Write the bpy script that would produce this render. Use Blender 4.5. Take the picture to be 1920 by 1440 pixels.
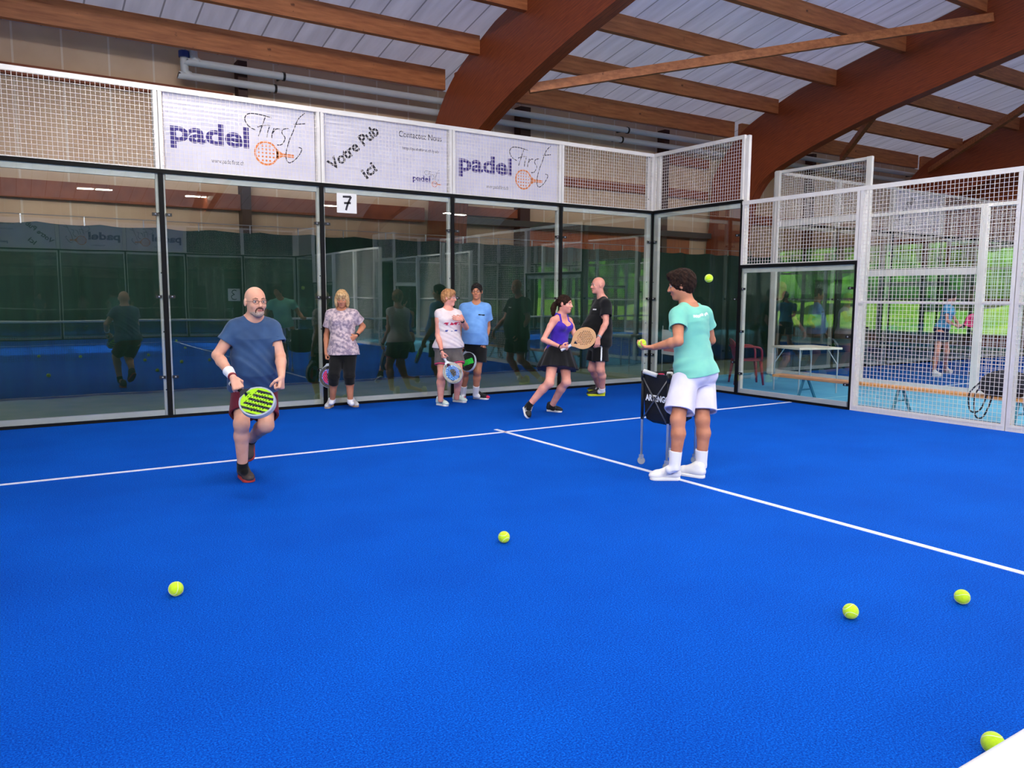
import bpy, bmesh, math, random
import numpy as np
from mathutils import Vector, Matrix

for o in list(bpy.data.objects): bpy.data.objects.remove(o)
SC = bpy.context.scene
COL = SC.collection
random.seed(7)
RNG = np.random.default_rng(7)

# ------------------------------------------------------------------ camera
CP = np.array([0.296506554, -10.4474568, 1.51795817])
YAW, PIT, ROL, FPX = 0.575142689, -0.110293132, 0.00498945978, 1473.27324
_f = np.array([math.sin(YAW)*math.cos(PIT), math.cos(YAW)*math.cos(PIT), math.sin(PIT)])
_r0 = np.array([math.cos(YAW), -math.sin(YAW), 0.0]); _u0 = np.cross(_r0, _f)
CR = math.cos(ROL)*_r0 + math.sin(ROL)*_u0
CU = -math.sin(ROL)*_r0 + math.cos(ROL)*_u0
CF = _f
cam_data = bpy.data.cameras.new('camera'); cam = bpy.data.objects.new('camera', cam_data)
COL.objects.link(cam); SC.camera = cam
M = Matrix.Identity(4)
for i in range(3):
    M[i][0] = CR[i]; M[i][1] = CU[i]; M[i][2] = -CF[i]; M[i][3] = CP[i]
cam.matrix_world = M
cam_data.sensor_width = 36.0; cam_data.lens = 36.0*FPX/1920.0
cam_data.clip_start = 0.05; cam_data.clip_end = 400

# ------------------------------------------------------------------ world, view, lights
SC.view_settings.view_transform = 'Standard'
SC.view_settings.look = 'None'
SC.view_settings.gamma = 1.0
SC.view_settings.use_curve_mapping = False
SC.view_settings.exposure = 0.62
SC.cycles.max_bounces = 10
SC.cycles.diffuse_bounces = 4
SC.cycles.glossy_bounces = 4
SC.cycles.transparent_max_bounces = 32
SC.cycles.caustics_reflective = False
SC.cycles.caustics_refractive = False
SC.cycles.sample_clamp_indirect = 6.0

world = bpy.data.worlds.new('world'); SC.world = world
world.use_nodes = True
wn = world.node_tree; wn.nodes.clear()
sky = wn.nodes.new('ShaderNodeTexSky'); sky.sky_type = 'NISHITA'
sky.sun_elevation = math.radians(48); sky.sun_rotation = math.radians(200)
sky.sun_disc = False; sky.air_density = 1.0; sky.dust_density = 2.0
bg = wn.nodes.new('ShaderNodeBackground'); bg.inputs['Strength'].default_value = 0.08
wo = wn.nodes.new('ShaderNodeOutputWorld')
wn.links.new(sky.outputs[0], bg.inputs[0]); wn.links.new(bg.outputs[0], wo.inputs[0])

def add_light(name, kind, loc, direction, energy, color, size=1.0, size_y=None, angle=None):
    l = bpy.data.lights.new(name, kind); l.energy = energy; l.color = color
    if kind == 'AREA':
        l.shape = 'RECTANGLE'; l.size = size; l.size_y = size_y or size
    if angle is not None: l.angle = angle
    o = bpy.data.objects.new(name, l); COL.objects.link(o)
    o.location = loc
    o.rotation_euler = Vector(direction).to_track_quat('-Z', 'Y').to_euler()
    return o
# the sun on the garden outside
add_light('sun', 'SUN', (-20, 20, 40), (0.50, -0.22, -0.80), 8.0, (1.0, 0.96, 0.92), angle=math.radians(3))
# unseen area lights added inside the hall to brighten floor, roof, wall and people
add_light('added_overhead_fill', 'AREA', (2.5, -12.0, 7.3), (0.05, 0.12, -1), 260, (0.97, 0.98, 1.0), 46, 9)
add_light('added_left_fill', 'AREA', (-21.5, -12, 4.0), (1, 0.15, 0.12), 250, (1.0, 0.97, 0.93), 24, 4.5)
add_light('added_front_fill', 'AREA', (-4.0, -18.0, 7.15), (0.35, 1, -0.28), 1900, (1.0, 0.97, 0.93), 26, 1.1)

# ------------------------------------------------------------------ helpers
def lin(c):
    out = []
    for v in c[:3]:
        v = v/255.0
        out.append(v/12.92 if v <= 0.04045 else ((v+0.055)/1.055)**2.4)
    return tuple(out)
MATS = {}
def mat(name, rgb, rough=0.6, metal=0.0, rgb2=None, scale=20.0, bump=0.0, bscale=None, spec=0.5, detail=3.0,
        lo=0.35, hi=0.65, stretch=None, sheen=0.0, emit=None, estr=0.0, coat=0.0):
    m = bpy.data.materials.new(name); m.use_nodes = True
    nt = m.node_tree; b = nt.nodes['Principled BSDF']
    c = lin(rgb) + (1,)
    b.inputs['Base Color'].default_value = c
    b.inputs['Roughness'].default_value = rough
    b.inputs['Metallic'].default_value = metal
    b.inputs['Specular IOR Level'].default_value = spec
    if sheen: b.inputs['Sheen Weight'].default_value = sheen
    if coat: b.inputs['Coat Weight'].default_value = coat
    if emit:
        b.inputs['Emission Color'].default_value = lin(emit) + (1,)
        b.inputs['Emission Strength'].default_value = estr
    if rgb2 or bump:
        tc = nt.nodes.new('ShaderNodeTexCoord'); mp = nt.nodes.new('ShaderNodeMapping')
        nt.links.new(tc.outputs['Object'], mp.inputs[0])
        if stretch: mp.inputs['Scale'].default_value = stretch
    if rgb2:
        n = nt.nodes.new('ShaderNodeTexNoise'); n.inputs['Scale'].default_value = scale; n.inputs['Detail'].default_value = detail
        r = nt.nodes.new('ShaderNodeValToRGB')
        r.color_ramp.elements[0].position = lo; r.color_ramp.elements[1].position = hi
        r.color_ramp.elements[0].color = c; r.color_ramp.elements[1].color = lin(rgb2) + (1,)
        nt.links.new(mp.outputs[0], n.inputs[0]); nt.links.new(n.outputs[0], r.inputs[0])
        nt.links.new(r.outputs[0], b.inputs['Base Color'])
    if bump:
        n2 = nt.nodes.new('ShaderNodeTexNoise'); n2.inputs['Scale'].default_value = bscale or scale; n2.inputs['Detail'].default_value = 3
        bp = nt.nodes.new('ShaderNodeBump'); bp.inputs['Strength'].default_value = bump; bp.inputs['Distance'].default_value = 0.01
        nt.links.new(mp.outputs[0], n2.inputs[0]); nt.links.new(n2.outputs[0], bp.inputs['Height'])
        nt.links.new(bp.outputs[0], b.inputs['Normal'])
    MATS[name] = m
    return m

class NT:
    """small node helper"""
    def __init__(s, name):
        s.m = bpy.data.materials.new(name); s.m.use_nodes = True; s.t = s.m.node_tree
        s.b = s.t.nodes['Principled BSDF']; MATS[name] = s.m
    def n(s, kind, **kw):
        o = s.t.nodes.new(kind)
        for k, v in kw.items(): setattr(o, k, v)
        return o
    def l(s, a, b): s.t.links.new(a, b)
    def math(s, op, a, b=None, c=None):
        o = s.n('ShaderNodeMath', operation=op)
        for i, v in enumerate((a, b, c)):
            if v is None: continue
            if isinstance(v, (int, float)): o.inputs[i].default_value = v
            else: s.l(v, o.inputs[i])
        return o.outputs[0]
    def mix(s, fac, a, b):
        o = s.n('ShaderNodeMix', data_type='RGBA')
        for i, v in ((0, fac), (6, a), (7, b)):
            if isinstance(v, (int, float)): o.inputs[i].default_value = v
            elif isinstance(v, tuple): o.inputs[i].default_value = v
            else: s.l(v, o.inputs[i])
        return o.outputs[2]
    def noise(s, vec, scale, detail=3, rough=0.5):
        o = s.n('ShaderNodeTexNoise'); o.inputs['Scale'].default_value = scale
        o.inputs['Detail'].default_value = detail; o.inputs['Roughness'].default_value = rough
        s.l(vec, o.inputs[0]); return o.outputs[0]
    def coords(s, stretch=(1, 1, 1)):
        tc = s.n('ShaderNodeTexCoord'); mp = s.n('ShaderNodeMapping'); mp.inputs['Scale'].default_value = stretch
        s.l(tc.outputs['Object'], mp.inputs[0]); return mp.outputs[0]
    def ramp(s, fac, stops):
        o = s.n('ShaderNodeValToRGB'); cr = o.color_ramp
        while len(cr.elements) < len(stops): cr.elements.new(0.5)
        for e, (p, c) in zip(cr.elements, stops): e.position = p; e.color = c
        s.l(fac, o.inputs[0]); return o.outputs[0]

def root_loc(o):
    while o is not None and o.parent is not None: o = o.parent
    return np.array(o.location) if o is not None else np.zeros(3)

class MB:
    """collects faces and links them as ONE mesh object (world coordinates in, local out)"""
    def __init__(s): s.v = []; s.f = []; s.mi = []
    def add(s, vs, fs, mi=0):
        k = len(s.v); s.v += [tuple(map(float, v)) for v in vs]
        s.f += [tuple(k+i for i in f) for f in fs]; s.mi += [mi]*len(fs); return s
    def box(s, x0, x1, y0, y1, z0, z1, mi=0):
        vs = [(x, y, z) for x in (x0, x1) for y in (y0, y1) for z in (z0, z1)]
        return s.add(vs, [(0,1,3,2),(4,6,7,5),(0,4,5,1),(2,3,7,6),(0,2,6,4),(1,5,7,3)], mi)
    def obox(s, c, ax, ay, az, mi=0):
        """oriented box: centre, three half-vectors"""
        c, ax, ay, az = map(np.array, (c, ax, ay, az))
        vs = [c+i*ax+j*ay+k*az for i in (-1,1) for j in (-1,1) for k in (-1,1)]
        return s.add(vs, [(0,1,3,2),(4,6,7,5),(0,4,5,1),(2,3,7,6),(0,2,6,4),(1,5,7,3)], mi)
    def bar(s, a, b, w, h, up=(0,0,1), mi=0):
        a, b, up = map(lambda q: np.array(q, float), (a, b, up)); d = b-a; L = np.linalg.norm(d); d /= L
        x = np.cross(d, up)
        if np.linalg.norm(x) < 1e-6: x = np.cross(d, (1,0,0))
        x /= np.linalg.norm(x); y = np.cross(x, d)
        return s.obox((a+b)/2, d*L/2, x*w/2, y*h/2, mi)
    def tube(s, pts, r, n=10, mi=0, caps=True, closed=False):
        pts = [np.array(p, float) for p in pts]; N = len(pts)
        rr = r if hasattr(r, '__len__') else [r]*N
        k0 = []; prev = None
        for i, p in enumerate(pts):
            if closed: d = pts[(i+1) % N]-pts[i-1]
            else: d = pts[min(i+1, N-1)]-pts[max(i-1, 0)]
            d = d/(np.linalg.norm(d)+1e-12)
            if prev is None:
                x = np.cross(d, (0,0,1))
                if np.linalg.norm(x) < 1e-3: x = np.cross(d, (1,0,0))
            else: x = prev - d*(prev@d)
            x = x/np.linalg.norm(x); prev = x; y = np.cross(d, x)
            k0.append([p+rr[i]*(math.cos(t)*x+math.sin(t)*y) for t in np.linspace(0, 2*math.pi, n, endpoint=False)])
        vs = [q for ring in k0 for q in ring]; fs = []
        for i in range(N if closed else N-1):
            a = i*n; b = ((i+1) % N)*n
            for j in range(n): fs.append((a+j, a+(j+1) % n, b+(j+1) % n, b+j))
        if caps and not closed:
            fs.append(tuple(range(n))[::-1]); fs.append(tuple((N-1)*n+j for j in range(n)))
        return s.add(vs, fs, mi)
    def prism(s, poly, axis_fn, a, b, mi=0):
        """poly: 2-D points; axis_fn(u,v,t) -> xyz; t from a to b"""
        n = len(poly)
        vs = [axis_fn(u, v, a) for u, v in poly]+[axis_fn(u, v, b) for u, v in poly]
        fs = [tuple(range(n)), tuple(range(2*n-1, n-1, -1))]
        fs += [(i, i+n, (i+1) % n+n, (i+1) % n) for i in range(n)]
        return s.add(vs, fs, mi)
    def sphere(s, c, r, n=16, m=10, sc=(1,1,1), mi=0):
        vs = [(c[0], c[1], c[2]+r*sc[2])]; fs = []
        for i in range(1, m):
            t = math.pi*i/m
            for j in range(n):
                p = 2*math.pi*j/n
                vs.append((c[0]+r*sc[0]*math.sin(t)*math.cos(p), c[1]+r*sc[1]*math.sin(t)*math.sin(p), c[2]+r*sc[2]*math.cos(t)))
        vs.append((c[0], c[1], c[2]-r*sc[2]))
        for j in range(n): fs.append((0, 1+j, 1+(j+1) % n))
        for i in range(m-2):
            for j in range(n):
                a = 1+i*n+j; b = 1+i*n+(j+1) % n; fs.append((a, a+n, b+n, b))
        k = 1+(m-2)*n; L = len(vs)-1
        for j in range(n): fs.append((L, k+(j+1) % n, k+j))
        return s.add(vs, fs, mi)
    def build(s, name, mats, parent=None, smooth=False, loc=None, bevel=0.0, local=False):
        return link_mesh(name, s.v, s.f, mats, parent, smooth, loc, s.mi, bevel, local)

def link_mesh(name, v, f, mats, parent=None, smooth=False, loc=None, mi=None, bevel=0.0, local=False):
    off = np.zeros(3) if local else (root_loc(parent) if parent is not None else (np.array(loc, float) if loc is not None else np.zeros(3)))
    me = bpy.data.meshes.new(name)
    v = np.asarray(v, float)-off
    if isinstance(f, np.ndarray):
        nf = len(f); me.vertices.add(len(v)); me.vertices.foreach_set('co', v.astype(np.float32).ravel())
        me.loops.add(nf*4); me.loops.foreach_set('vertex_index', f.astype(np.int32).ravel())
        me.polygons.add(nf); me.polygons.foreach_set('loop_start', np.arange(nf, dtype=np.int32)*4)
        me.update(calc_edges=True)
    else:
        me.from_pydata([tuple(q) for q in v], [], f)
    if not isinstance(mats, (list, tuple)): mats = [mats]
    for m in mats: me.materials.append(MATS[m] if isinstance(m, str) else m)
    if mi is not None and len(mats) > 1: me.polygons.foreach_set('material_index', np.asarray(mi, np.int32))
    if not isinstance(f, np.ndarray):
        bm = bmesh.new(); bm.from_mesh(me); bmesh.ops.recalc_face_normals(bm, faces=bm.faces); bm.to_mesh(me); bm.free()
    if smooth: me.polygons.foreach_set('use_smooth', np.ones(len(me.polygons), bool))
    me.update()
    o = bpy.data.objects.new(name, me); COL.objects.link(o)
    if parent is not None: o.parent = parent
    elif loc is not None: o.location = loc
    if bevel:
        b = o.modifiers.new('bevel', 'BEVEL'); b.width = bevel; b.segments = 2; b.limit_method = 'ANGLE'
    return o

def tag(o, label, cat, group=None, kind=None):
    o['label'] = label; o['category'] = cat
    if group: o['group'] = group
    if kind: o['kind'] = kind
    return o
def struct(o):
    o['kind'] = 'structure'; return o
def thing(name, label, cat, loc=(0,0,0), group=None, kind=None):
    o = bpy.data.objects.new(name, None); COL.objects.link(o); o.location = loc; o.empty_display_size = 0.1
    return tag(o, label, cat, group, kind)
def copy_tree(o, parent=None):
    c = o.copy(); COL.objects.link(c)
    if parent is not None: c.parent = parent
    for ch in list(o.children): copy_tree(ch, c)
    return c
def text_mesh(name, body, size, mats, place, parent, off=0.0, width=None, ext=0.001):
    """place(u, v) -> xyz for text coordinates in metres; real mesh letters"""
    cu = bpy.data.curves.new('letters', 'FONT'); cu.body = body; cu.size = size; cu.offset = off; cu.resolution_u = 3
    to = bpy.data.objects.new('letters', cu); COL.objects.link(to)
    bpy.context.view_layer.update()
    me = bpy.data.meshes.new_from_object(to.evaluated_get(bpy.context.evaluated_depsgraph_get()))
    co = [v.co.copy() for v in me.vertices]; fs = [tuple(p.vertices) for p in me.polygons]
    bpy.data.objects.remove(to); bpy.data.curves.remove(cu); bpy.data.meshes.remove(me)
    if not co: return None
    x0 = min(c.x for c in co); x1 = max(c.x for c in co)
    k = 1.0 if width is None else width/(x1-x0)
    return link_mesh(name, [place((c.x-x0)*k, c.y) for c in co], fs, mats, parent)

# ------------------------------------------------------------------ materials
def turf_material():
    t = NT('blue_turf'); c = t.coords()
    n1 = t.noise(c, 130, 5, 0.8); n2 = t.noise(c, 1.3, 3)
    col = t.ramp(n1, [(0.34, lin((0, 40, 136))+(1,)), (0.50, lin((0, 80, 190))+(1,)), (0.66, lin((6, 122, 236))+(1,))])
    dark = t.ramp(n2, [(0.35, (0.84, 0.86, 0.9, 1)), (0.65, (1, 1, 1, 1))])
    mul = t.n('ShaderNodeMix', data_type='RGBA', blend_type='MULTIPLY'); mul.inputs[0].default_value = 1.0
    t.l(col, mul.inputs[6]); t.l(dark, mul.inputs[7]); t.l(mul.outputs[2], t.b.inputs['Base Color'])
    t.b.inputs['Roughness'].default_value = 0.9; t.b.inputs['Specular IOR Level'].default_value = 0.08
    bp = t.n('ShaderNodeBump'); bp.inputs['Strength'].default_value = 0.5; bp.inputs['Distance'].default_value = 0.006
    t.l(t.noise(c, 420, 2), bp.inputs['Height']); t.l(bp.outputs[0], t.b.inputs['Normal'])
turf_material()
def wood_material(name, a, b, sx, rough=0.5, lam=None):
    t = NT(name); c = t.coords(sx)
    n = t.noise(c, 3.0, 6, 0.6)
    col = t.ramp(n, [(0.3, lin(a)+(1,)), (0.7, lin(b)+(1,))])
    # small dark knots
    k = t.noise(t.coords((1, 1, 1)), 9.0, 2)
    kk = t.ramp(k, [(0.70, (0, 0, 0, 1)), (0.78, (1, 1, 1, 1))])
    col = t.mix(kk, col, tuple(v*0.5 for v in lin(a))+(1,))
    t.l(col, t.b.inputs['Base Color']); t.b.inputs['Roughness'].default_value = rough
wood_material('purlin_wood', (156, 86, 46), (204, 126, 74), (0.6, 6, 6))
def glulam_material():
    t = NT('glulam_wood'); tc = t.n('ShaderNodeTexCoord'); uv = tc.outputs['UV']
    sep = t.n('ShaderNodeSeparateXYZ'); t.l(uv, sep.inputs[0])
    lam = t.math('FRACT', t.math('MULTIPLY', sep.outputs[1], 26.0))
    line = t.math('LESS_THAN', lam, 0.13)
    mp = t.n('ShaderNodeMapping'); mp.inputs['Scale'].default_value = (1.2, 22, 1); t.l(uv, mp.inputs[0])
    n = t.noise(mp.outputs[0], 3.0, 5, 0.6)
    col = t.ramp(n, [(0.3, lin((118, 50, 24))+(1,)), (0.7, lin((160, 76, 38))+(1,))])
    col = t.mix(t.math('MULTIPLY', line, 0.35), col, lin((60, 26, 14))+(1,))
    t.l(col, t.b.inputs['Base Color']); t.b.inputs['Roughness'].default_value = 0.45
glulam_material()
def roof_material():
    t = NT('roof_panel'); tc = t.n('ShaderNodeTexCoord'); sep = t.n('ShaderNodeSeparateXYZ'); t.l(tc.outputs['Object'], sep.inputs[0])
    fr = t.math('FRACT', t.math('MULTIPLY', sep.outputs[0], 1.9))
    line = t.math('LESS_THAN', fr, 0.05)
    n = t.noise(t.coords((2.5, 0.25, 1)), 2.5, 5)
    col = t.ramp(n, [(0.3, lin((176, 174, 192))+(1,)), (0.7, lin((200, 198, 216))+(1,))])
    col = t.mix(t.math('MULTIPLY', line, 0.75), col, lin((96, 94, 104))+(1,))
    t.l(col, t.b.inputs['Base Color']); t.b.inputs['Roughness'].default_value = 0.6
    # translucency added so the sun brightens the roof underside and gives soft overhead light
    out = [n for n in t.t.nodes if n.type == 'OUTPUT_MATERIAL'][0]; tl = t.n('ShaderNodeBsdfTranslucent'); t.l(col, tl.inputs[0])
    mx = t.n('ShaderNodeMixShader'); mx.inputs[0].default_value = 0.09; t.l(t.b.outputs[0], mx.inputs[1]); t.l(tl.outputs[0], mx.inputs[2]); t.l(mx.outputs[0], out.inputs[0])
roof_material()
def wall_material():
    t = NT('beige_panel'); tc = t.n('ShaderNodeTexCoord'); sep = t.n('ShaderNodeSeparateXYZ'); t.l(tc.outputs['Object'], sep.inputs[0])
    fr = t.math('FRACT', t.math('MULTIPLY', t.math('ADD', sep.outputs[0], 40.02), 1.5))
    line = t.math('LESS_THAN', fr, 0.045)
    n = t.noise(t.coords(), 1.6, 4)
    col = t.ramp(n, [(0.3, lin((200, 166, 136))+(1,)), (0.7, lin((214, 184, 154))+(1,))])
    col = t.mix(t.math('MULTIPLY', line, 0.7), col, lin((228, 214, 198))+(1,))
    t.l(col, t.b.inputs['Base Color']); t.b.inputs['Roughness'].default_value = 0.6
wall_material()
def glass_material(name, tint, k, ior=1.5):
    t = NT(name); t.t.nodes.remove(t.b); out = [n for n in t.t.nodes if n.type == 'OUTPUT_MATERIAL'][0]
    tr = t.n('ShaderNodeBsdfTransparent'); tr.inputs[0].default_value = tint
    gl = t.n('ShaderNodeBsdfGlossy'); gl.inputs['Roughness'].default_value = 0.0; gl.inputs[0].default_value = (0.86, 1.0, 0.94, 1)
    fr = t.n('ShaderNodeFresnel'); fr.inputs[0].default_value = ior
    # slight waviness of toughened glass
    bp = t.n('ShaderNodeBump'); bp.inputs['Strength'].default_value = 0.06; bp.inputs['Distance'].default_value = 0.02
    t.l(t.noise(t.coords(), 0.9, 1), bp.inputs['Height']); t.l(bp.outputs[0], gl.inputs['Normal'])
    geo = t.n('ShaderNodeNewGeometry')
    f = t.math('MINIMUM', t.math('MULTIPLY', fr.outputs[0], k), 1.0)
    f = t.math('MULTIPLY', f, t.math('SUBTRACT', 1.0, geo.outputs['Backfacing']))
    mx = t.n('ShaderNodeMixShader'); t.l(f, mx.inputs[0]); t.l(tr.outputs[0], mx.inputs[1]); t.l(gl.outputs[0], mx.inputs[2])
    t.l(mx.outputs[0], out.inputs[0])
glass_material('court_glass', (0.955, 0.98, 0.965, 1), 3.5)
glass_material('window_glass', (0.96, 0.98, 0.97, 1), 1.0)
mat('spectacle_lens', (200, 210, 215), 0.1)
mat('white_steel', (226, 221, 216), 0.38, rgb2=(216, 211, 206), scale=3)
mat('white_wire', (222, 214, 208), 0.45)
mat('black_rubber', (8, 8, 10), 0.7, spec=0.2)
mat('black_metal', (20, 20, 22), 0.4)
mat('steel', (190, 190, 195), 0.3, 0.9)
mat('line_white', (225, 232, 245), 0.8, rgb2=(205, 215, 235), scale=200)
mat('cyan_floor', (98, 182, 214), 0.55, rgb2=(82, 166, 204), scale=2.0)
mat('grey_green_floor', (112, 132, 96), 0.8, rgb2=(126, 138, 104), scale=3.0)
mat('curtain_green', (12, 52, 36), 0.8, rgb2=(8, 42, 30), scale=2.5, stretch=(4, 4, 0.4))
mat('dark_post', (58, 26, 18), 0.6)
mat('girt_wood', (150, 74, 38), 0.6, rgb2=(130, 62, 34), scale=4)
mat('cladding_wood', (176, 92, 46), 0.6, rgb2=(156, 76, 38), scale=6, stretch=(6, 1, 0.6))
mat('cable_tray', (54, 56, 52), 0.5)
mat('pipe_grey', (196, 198, 202), 0.4)
mat('pipe_collar', (30, 60, 130), 0.5)
mat('banner_white', (218, 214, 226), 0.5, rgb2=(206, 202, 216), scale=3)
mat('print_purple', (58, 44, 122), 0.6)
mat('print_black', (34, 30, 40), 0.6)
mat('print_orange', (224, 130, 66), 0.6)
mat('paper', (224, 222, 220), 0.7)
mat('ball_felt', (205, 240, 20), 0.9, rgb2=(190, 228, 14), scale=60, bump=0.4, bscale=300, sheen=0.3)
mat('ball_seam', (235, 240, 220), 0.8)
mat('net_black', (18, 18, 20), 0.8)
mat('net_tape', (244, 244, 240), 0.7)
mat('lamp_white', (240, 240, 240), 0.5)
mat('lamp_glow', (255, 255, 255), 0.5, emit=(255, 250, 240), estr=50.0)
mat('grass', (110, 170, 40), 0.9, rgb2=(176, 210, 70), scale=0.8)
mat('foliage', (40, 110, 20), 0.8, rgb2=(120, 190, 40), scale=1.0)
mat('bark', (90, 70, 52), 0.9)
mat('skirting', (120, 116, 110), 0.7)
# ------------------------------------------------------------------ the hall
X0, X1, YB, YF = -22.0, 27.0, 4.25, -28.5
def roof_z(y):
    return 5.83+0.212*(3.5-max(y, -12.0)) if y >= -12 else 5.83+0.212*(3.5-(-24-y))
fl = MB()
fl.box(X0, X1, YF, 0.45, -0.08, -0.012, 0); fl.box(X0, X1, 0.45, YB, -0.08, -0.012, 1)
struct(fl.build('floor', ['cyan_floor', 'grey_green_floor']))
c = MB()
for ya, yb in ((YB+0.3, -10.4), (-13.6, YF-0.2)):
    za, zb = roof_z(ya), roof_z(yb)
    c.add([(X0, ya, za), (X1, ya, za), (X1, yb, zb), (X0, yb, zb)], [(0, 1, 2, 3)])
struct(c.build('ceiling', 'roof_panel'))
w = MB(); w.box(X0, X1, YB, YB+0.2, 0, roof_z(YB)+0.05); struct(w.build('wall_back', 'beige_panel'))
w = MB(); w.prism([(YB, 0), (YB, roof_z(YB)), (-12, roof_z(-12)), (YF, roof_z(YF)), (YF, 0)], lambda u, v, t: (t, u, v), X0-0.2, X0)
struct(w.build('wall_left', 'beige_panel'))
# end wall and long side wall: solid below and above, glazed between
w = MB(); w.box(X1, X1+0.2, YF, YB, 0, 0.3)
w.prism([(YB, 3.5), (YB, roof_z(YB)), (-12, roof_z(-12)), (YF, roof_z(YF)), (YF, 3.5)], lambda u, v, t: (t, u, v), X1, X1+0.2)
w.box(X1, X1+0.2, -1.5, YB, 0.3, 3.5)
struct(w.build('wall_right', 'cladding_wood'))
w = MB(); w.box(X0, X1, YF-0.2, YF, 0, roof_z(YF))
struct(w.build('wall_front', 'beige_panel'))
k = 0
for y in np.arange(-27.5, -2, 3.25):
    k += 1; t = bpy.data.objects.new('window_%d' % k, None); COL.objects.link(t); struct(t)
    f = MB()
    for yy in (y, y+1.62, y+3.2): f.box(X1-0.02, X1+0.1, yy-0.04, yy+0.04, 0.3, 3.5)
    for zz in (0.34, 1.5, 2.5, 3.46): f.box(X1-0.02, X1+0.1, y, y+3.2, zz-0.035, zz+0.035)
    f.build('window_frame', 'dark_post', t)
    g = MB(); g.box(X1+0.03, X1+0.04, y, y+3.2, 0.3, 3.5); g.build('pane', 'window_glass', t)
# wood clad band low on the back wall, right of the first arch
w = MB(); w.box(10.1, 15.2, YB-0.03, YB, 1.9, 3.03); struct(w.build('trim_1', 'cladding_wood'))

# glulam arches
low = [(3.06, 0), (3.05, 1.5), (3.0, 2.8), (2.86, 3.6), (2.6, 4.12), (2.2, 4.47), (1.4, 4.80), (0.6, 5.06), (-0.5, 5.36), (-1.7, 5.62), (-3.2, 5.93), (-5.5, 6.40), (-8.5, 7.02), (-12, 7.60)]
def smooth_curve(pts, n=6):
    out = []
    for i in range(len(pts)-1):
        p0, p1, p2, p3 = (np.array(pts[max(0, min(len(pts)-1, j))], float) for j in (i-1, i, i+1, i+2))
        for k in range(n):
            t = k/n; out.append(0.5*((2*p1)+(-p0+p2)*t+(2*p0-5*p1+4*p2-p3)*t*t+(-p0+3*p1-3*p2+p3)*t**3))
    out.append(np.array(pts[-1], float)); return out
lowc = smooth_curve(low)
def arch_object(xc, label, half=0.13):
    v = []; f = []; uvs = []
    ring = []
    L = 0.0; prev = None
    for s, pts in ((1, lowc), (-1, lowc[::-1])):
        for p in pts:
            y, z = (p[0], p[1]) if s == 1 else (-24-p[0], p[1])
            if s == -1 and abs(p[0]+12) < 1e-6: continue
            # outer point: outer side of the leg, underside of the roof above
            if z < 3.4: yo, zo = y+(1.18 if s == 1 else -1.18), z
            else:
                yo = y+(max(0.0, 1.18-(z-3.4)*0.42) if s == 1 else -max(0.0, 1.18-(z-3.4)*0.42)); zo = min(z+1.02+0.35*min(1, (z-3.4)/2), roof_z(yo)-0.02)
            if prev is not None: L += math.hypot(y-prev[0], z-prev[1])
            prev = (y, z); ring.append(((y, z), (yo, zo), L))
    for (a, b, l) in ring:
        v += [(xc-half, a[0], a[1]), (xc+half, a[0], a[1]), (xc+half, b[0], b[1]), (xc-half, b[0], b[1])]
        uvs.append(l)
    n = len(ring)
    for i in range(n-1):
        for j in range(4): f.append((i*4+j, i*4+(j+1) % 4, (i+1)*4+(j+1) % 4, (i+1)*4+j))
    f += [(0, 3, 2, 1), tuple((n-1)*4+q for q in range(4))]
    o = link_mesh('timber_arch', v, f, 'glulam_wood', None, loc=(xc, 3.6, 0))
    me = o.data; uv = me.uv_layers.new(name='UVMap')
    for poly in me.polygons:
        for li in poly.loop_indices:
            vi = me.loops[li].vertex_index; i, j = divmod(vi, 4)
            uv.data[li].uv = (uvs[i], 0.0 if j == 0 else (0.12 if j == 1 else (1.12 if j == 2 else 1.0)))
    return tag(o, label, 'timber arch', 'curved timber arches carrying the roof')
AX = [-0.5, 7.82, 15.9, 24.0]
for x, l in zip(AX, ['curved laminated timber arch at the far left end, outside the frame',
        'big dark laminated timber arch rising behind the third banner',
        'orange-lit laminated timber arch rising behind the corner mesh panel',
        'dark laminated timber arch at the right edge behind the neighbouring court']):
    arch_object(x, l)
# purlins: pieces between the arches
PY = [(3.42, 5.46), (2.12, 5.80), (0.62, 6.11), (-0.93, 6.43)]
while PY[-1][0] > -11: PY.append((PY[-1][0]-1.53, PY[-1][1]+0.325))
names = ['lowest', 'second lowest', 'third lowest', 'fourth lowest', 'fifth lowest', 'sixth lowest', 'seventh lowest', 'eighth lowest', 'ninth lowest', 'tenth lowest', 'eleventh lowest']
bayn = ['left of the first arch', 'between the two big arches', 'between the second and third arch', 'beyond the third arch', 'near the end windows']
for b in range(4):
    xa, xb = (AX[b]+0.13, (AX+[X1+0.1])[b+1]-0.13)
    for i, (y, z) in enumerate(PY):
        if b > 2 and i > 5: continue
        m = MB(); m.box(xa, xb, y-0.06, y+0.06, z, roof_z(y)-0.005)
        tag(m.build('roof_purlin', 'purlin_wood', loc=(xa, y, z)), '%s timber roof beam %s' % (names[i], bayn[b]), 'roof beam', 'timber roof beams between the arches')
for i, (y, z) in enumerate(PY[:8]):
    m = MB(); m.box(X0, AX[0]-0.13, y-0.06, y+0.06, z, roof_z(y)-0.005)
    tag(m.build('roof_purlin', 'purlin_wood', loc=(X0, y, z)), '%s timber roof beam outside the frame at the left' % names[i], 'roof beam', 'timber roof beams between the arches')
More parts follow.
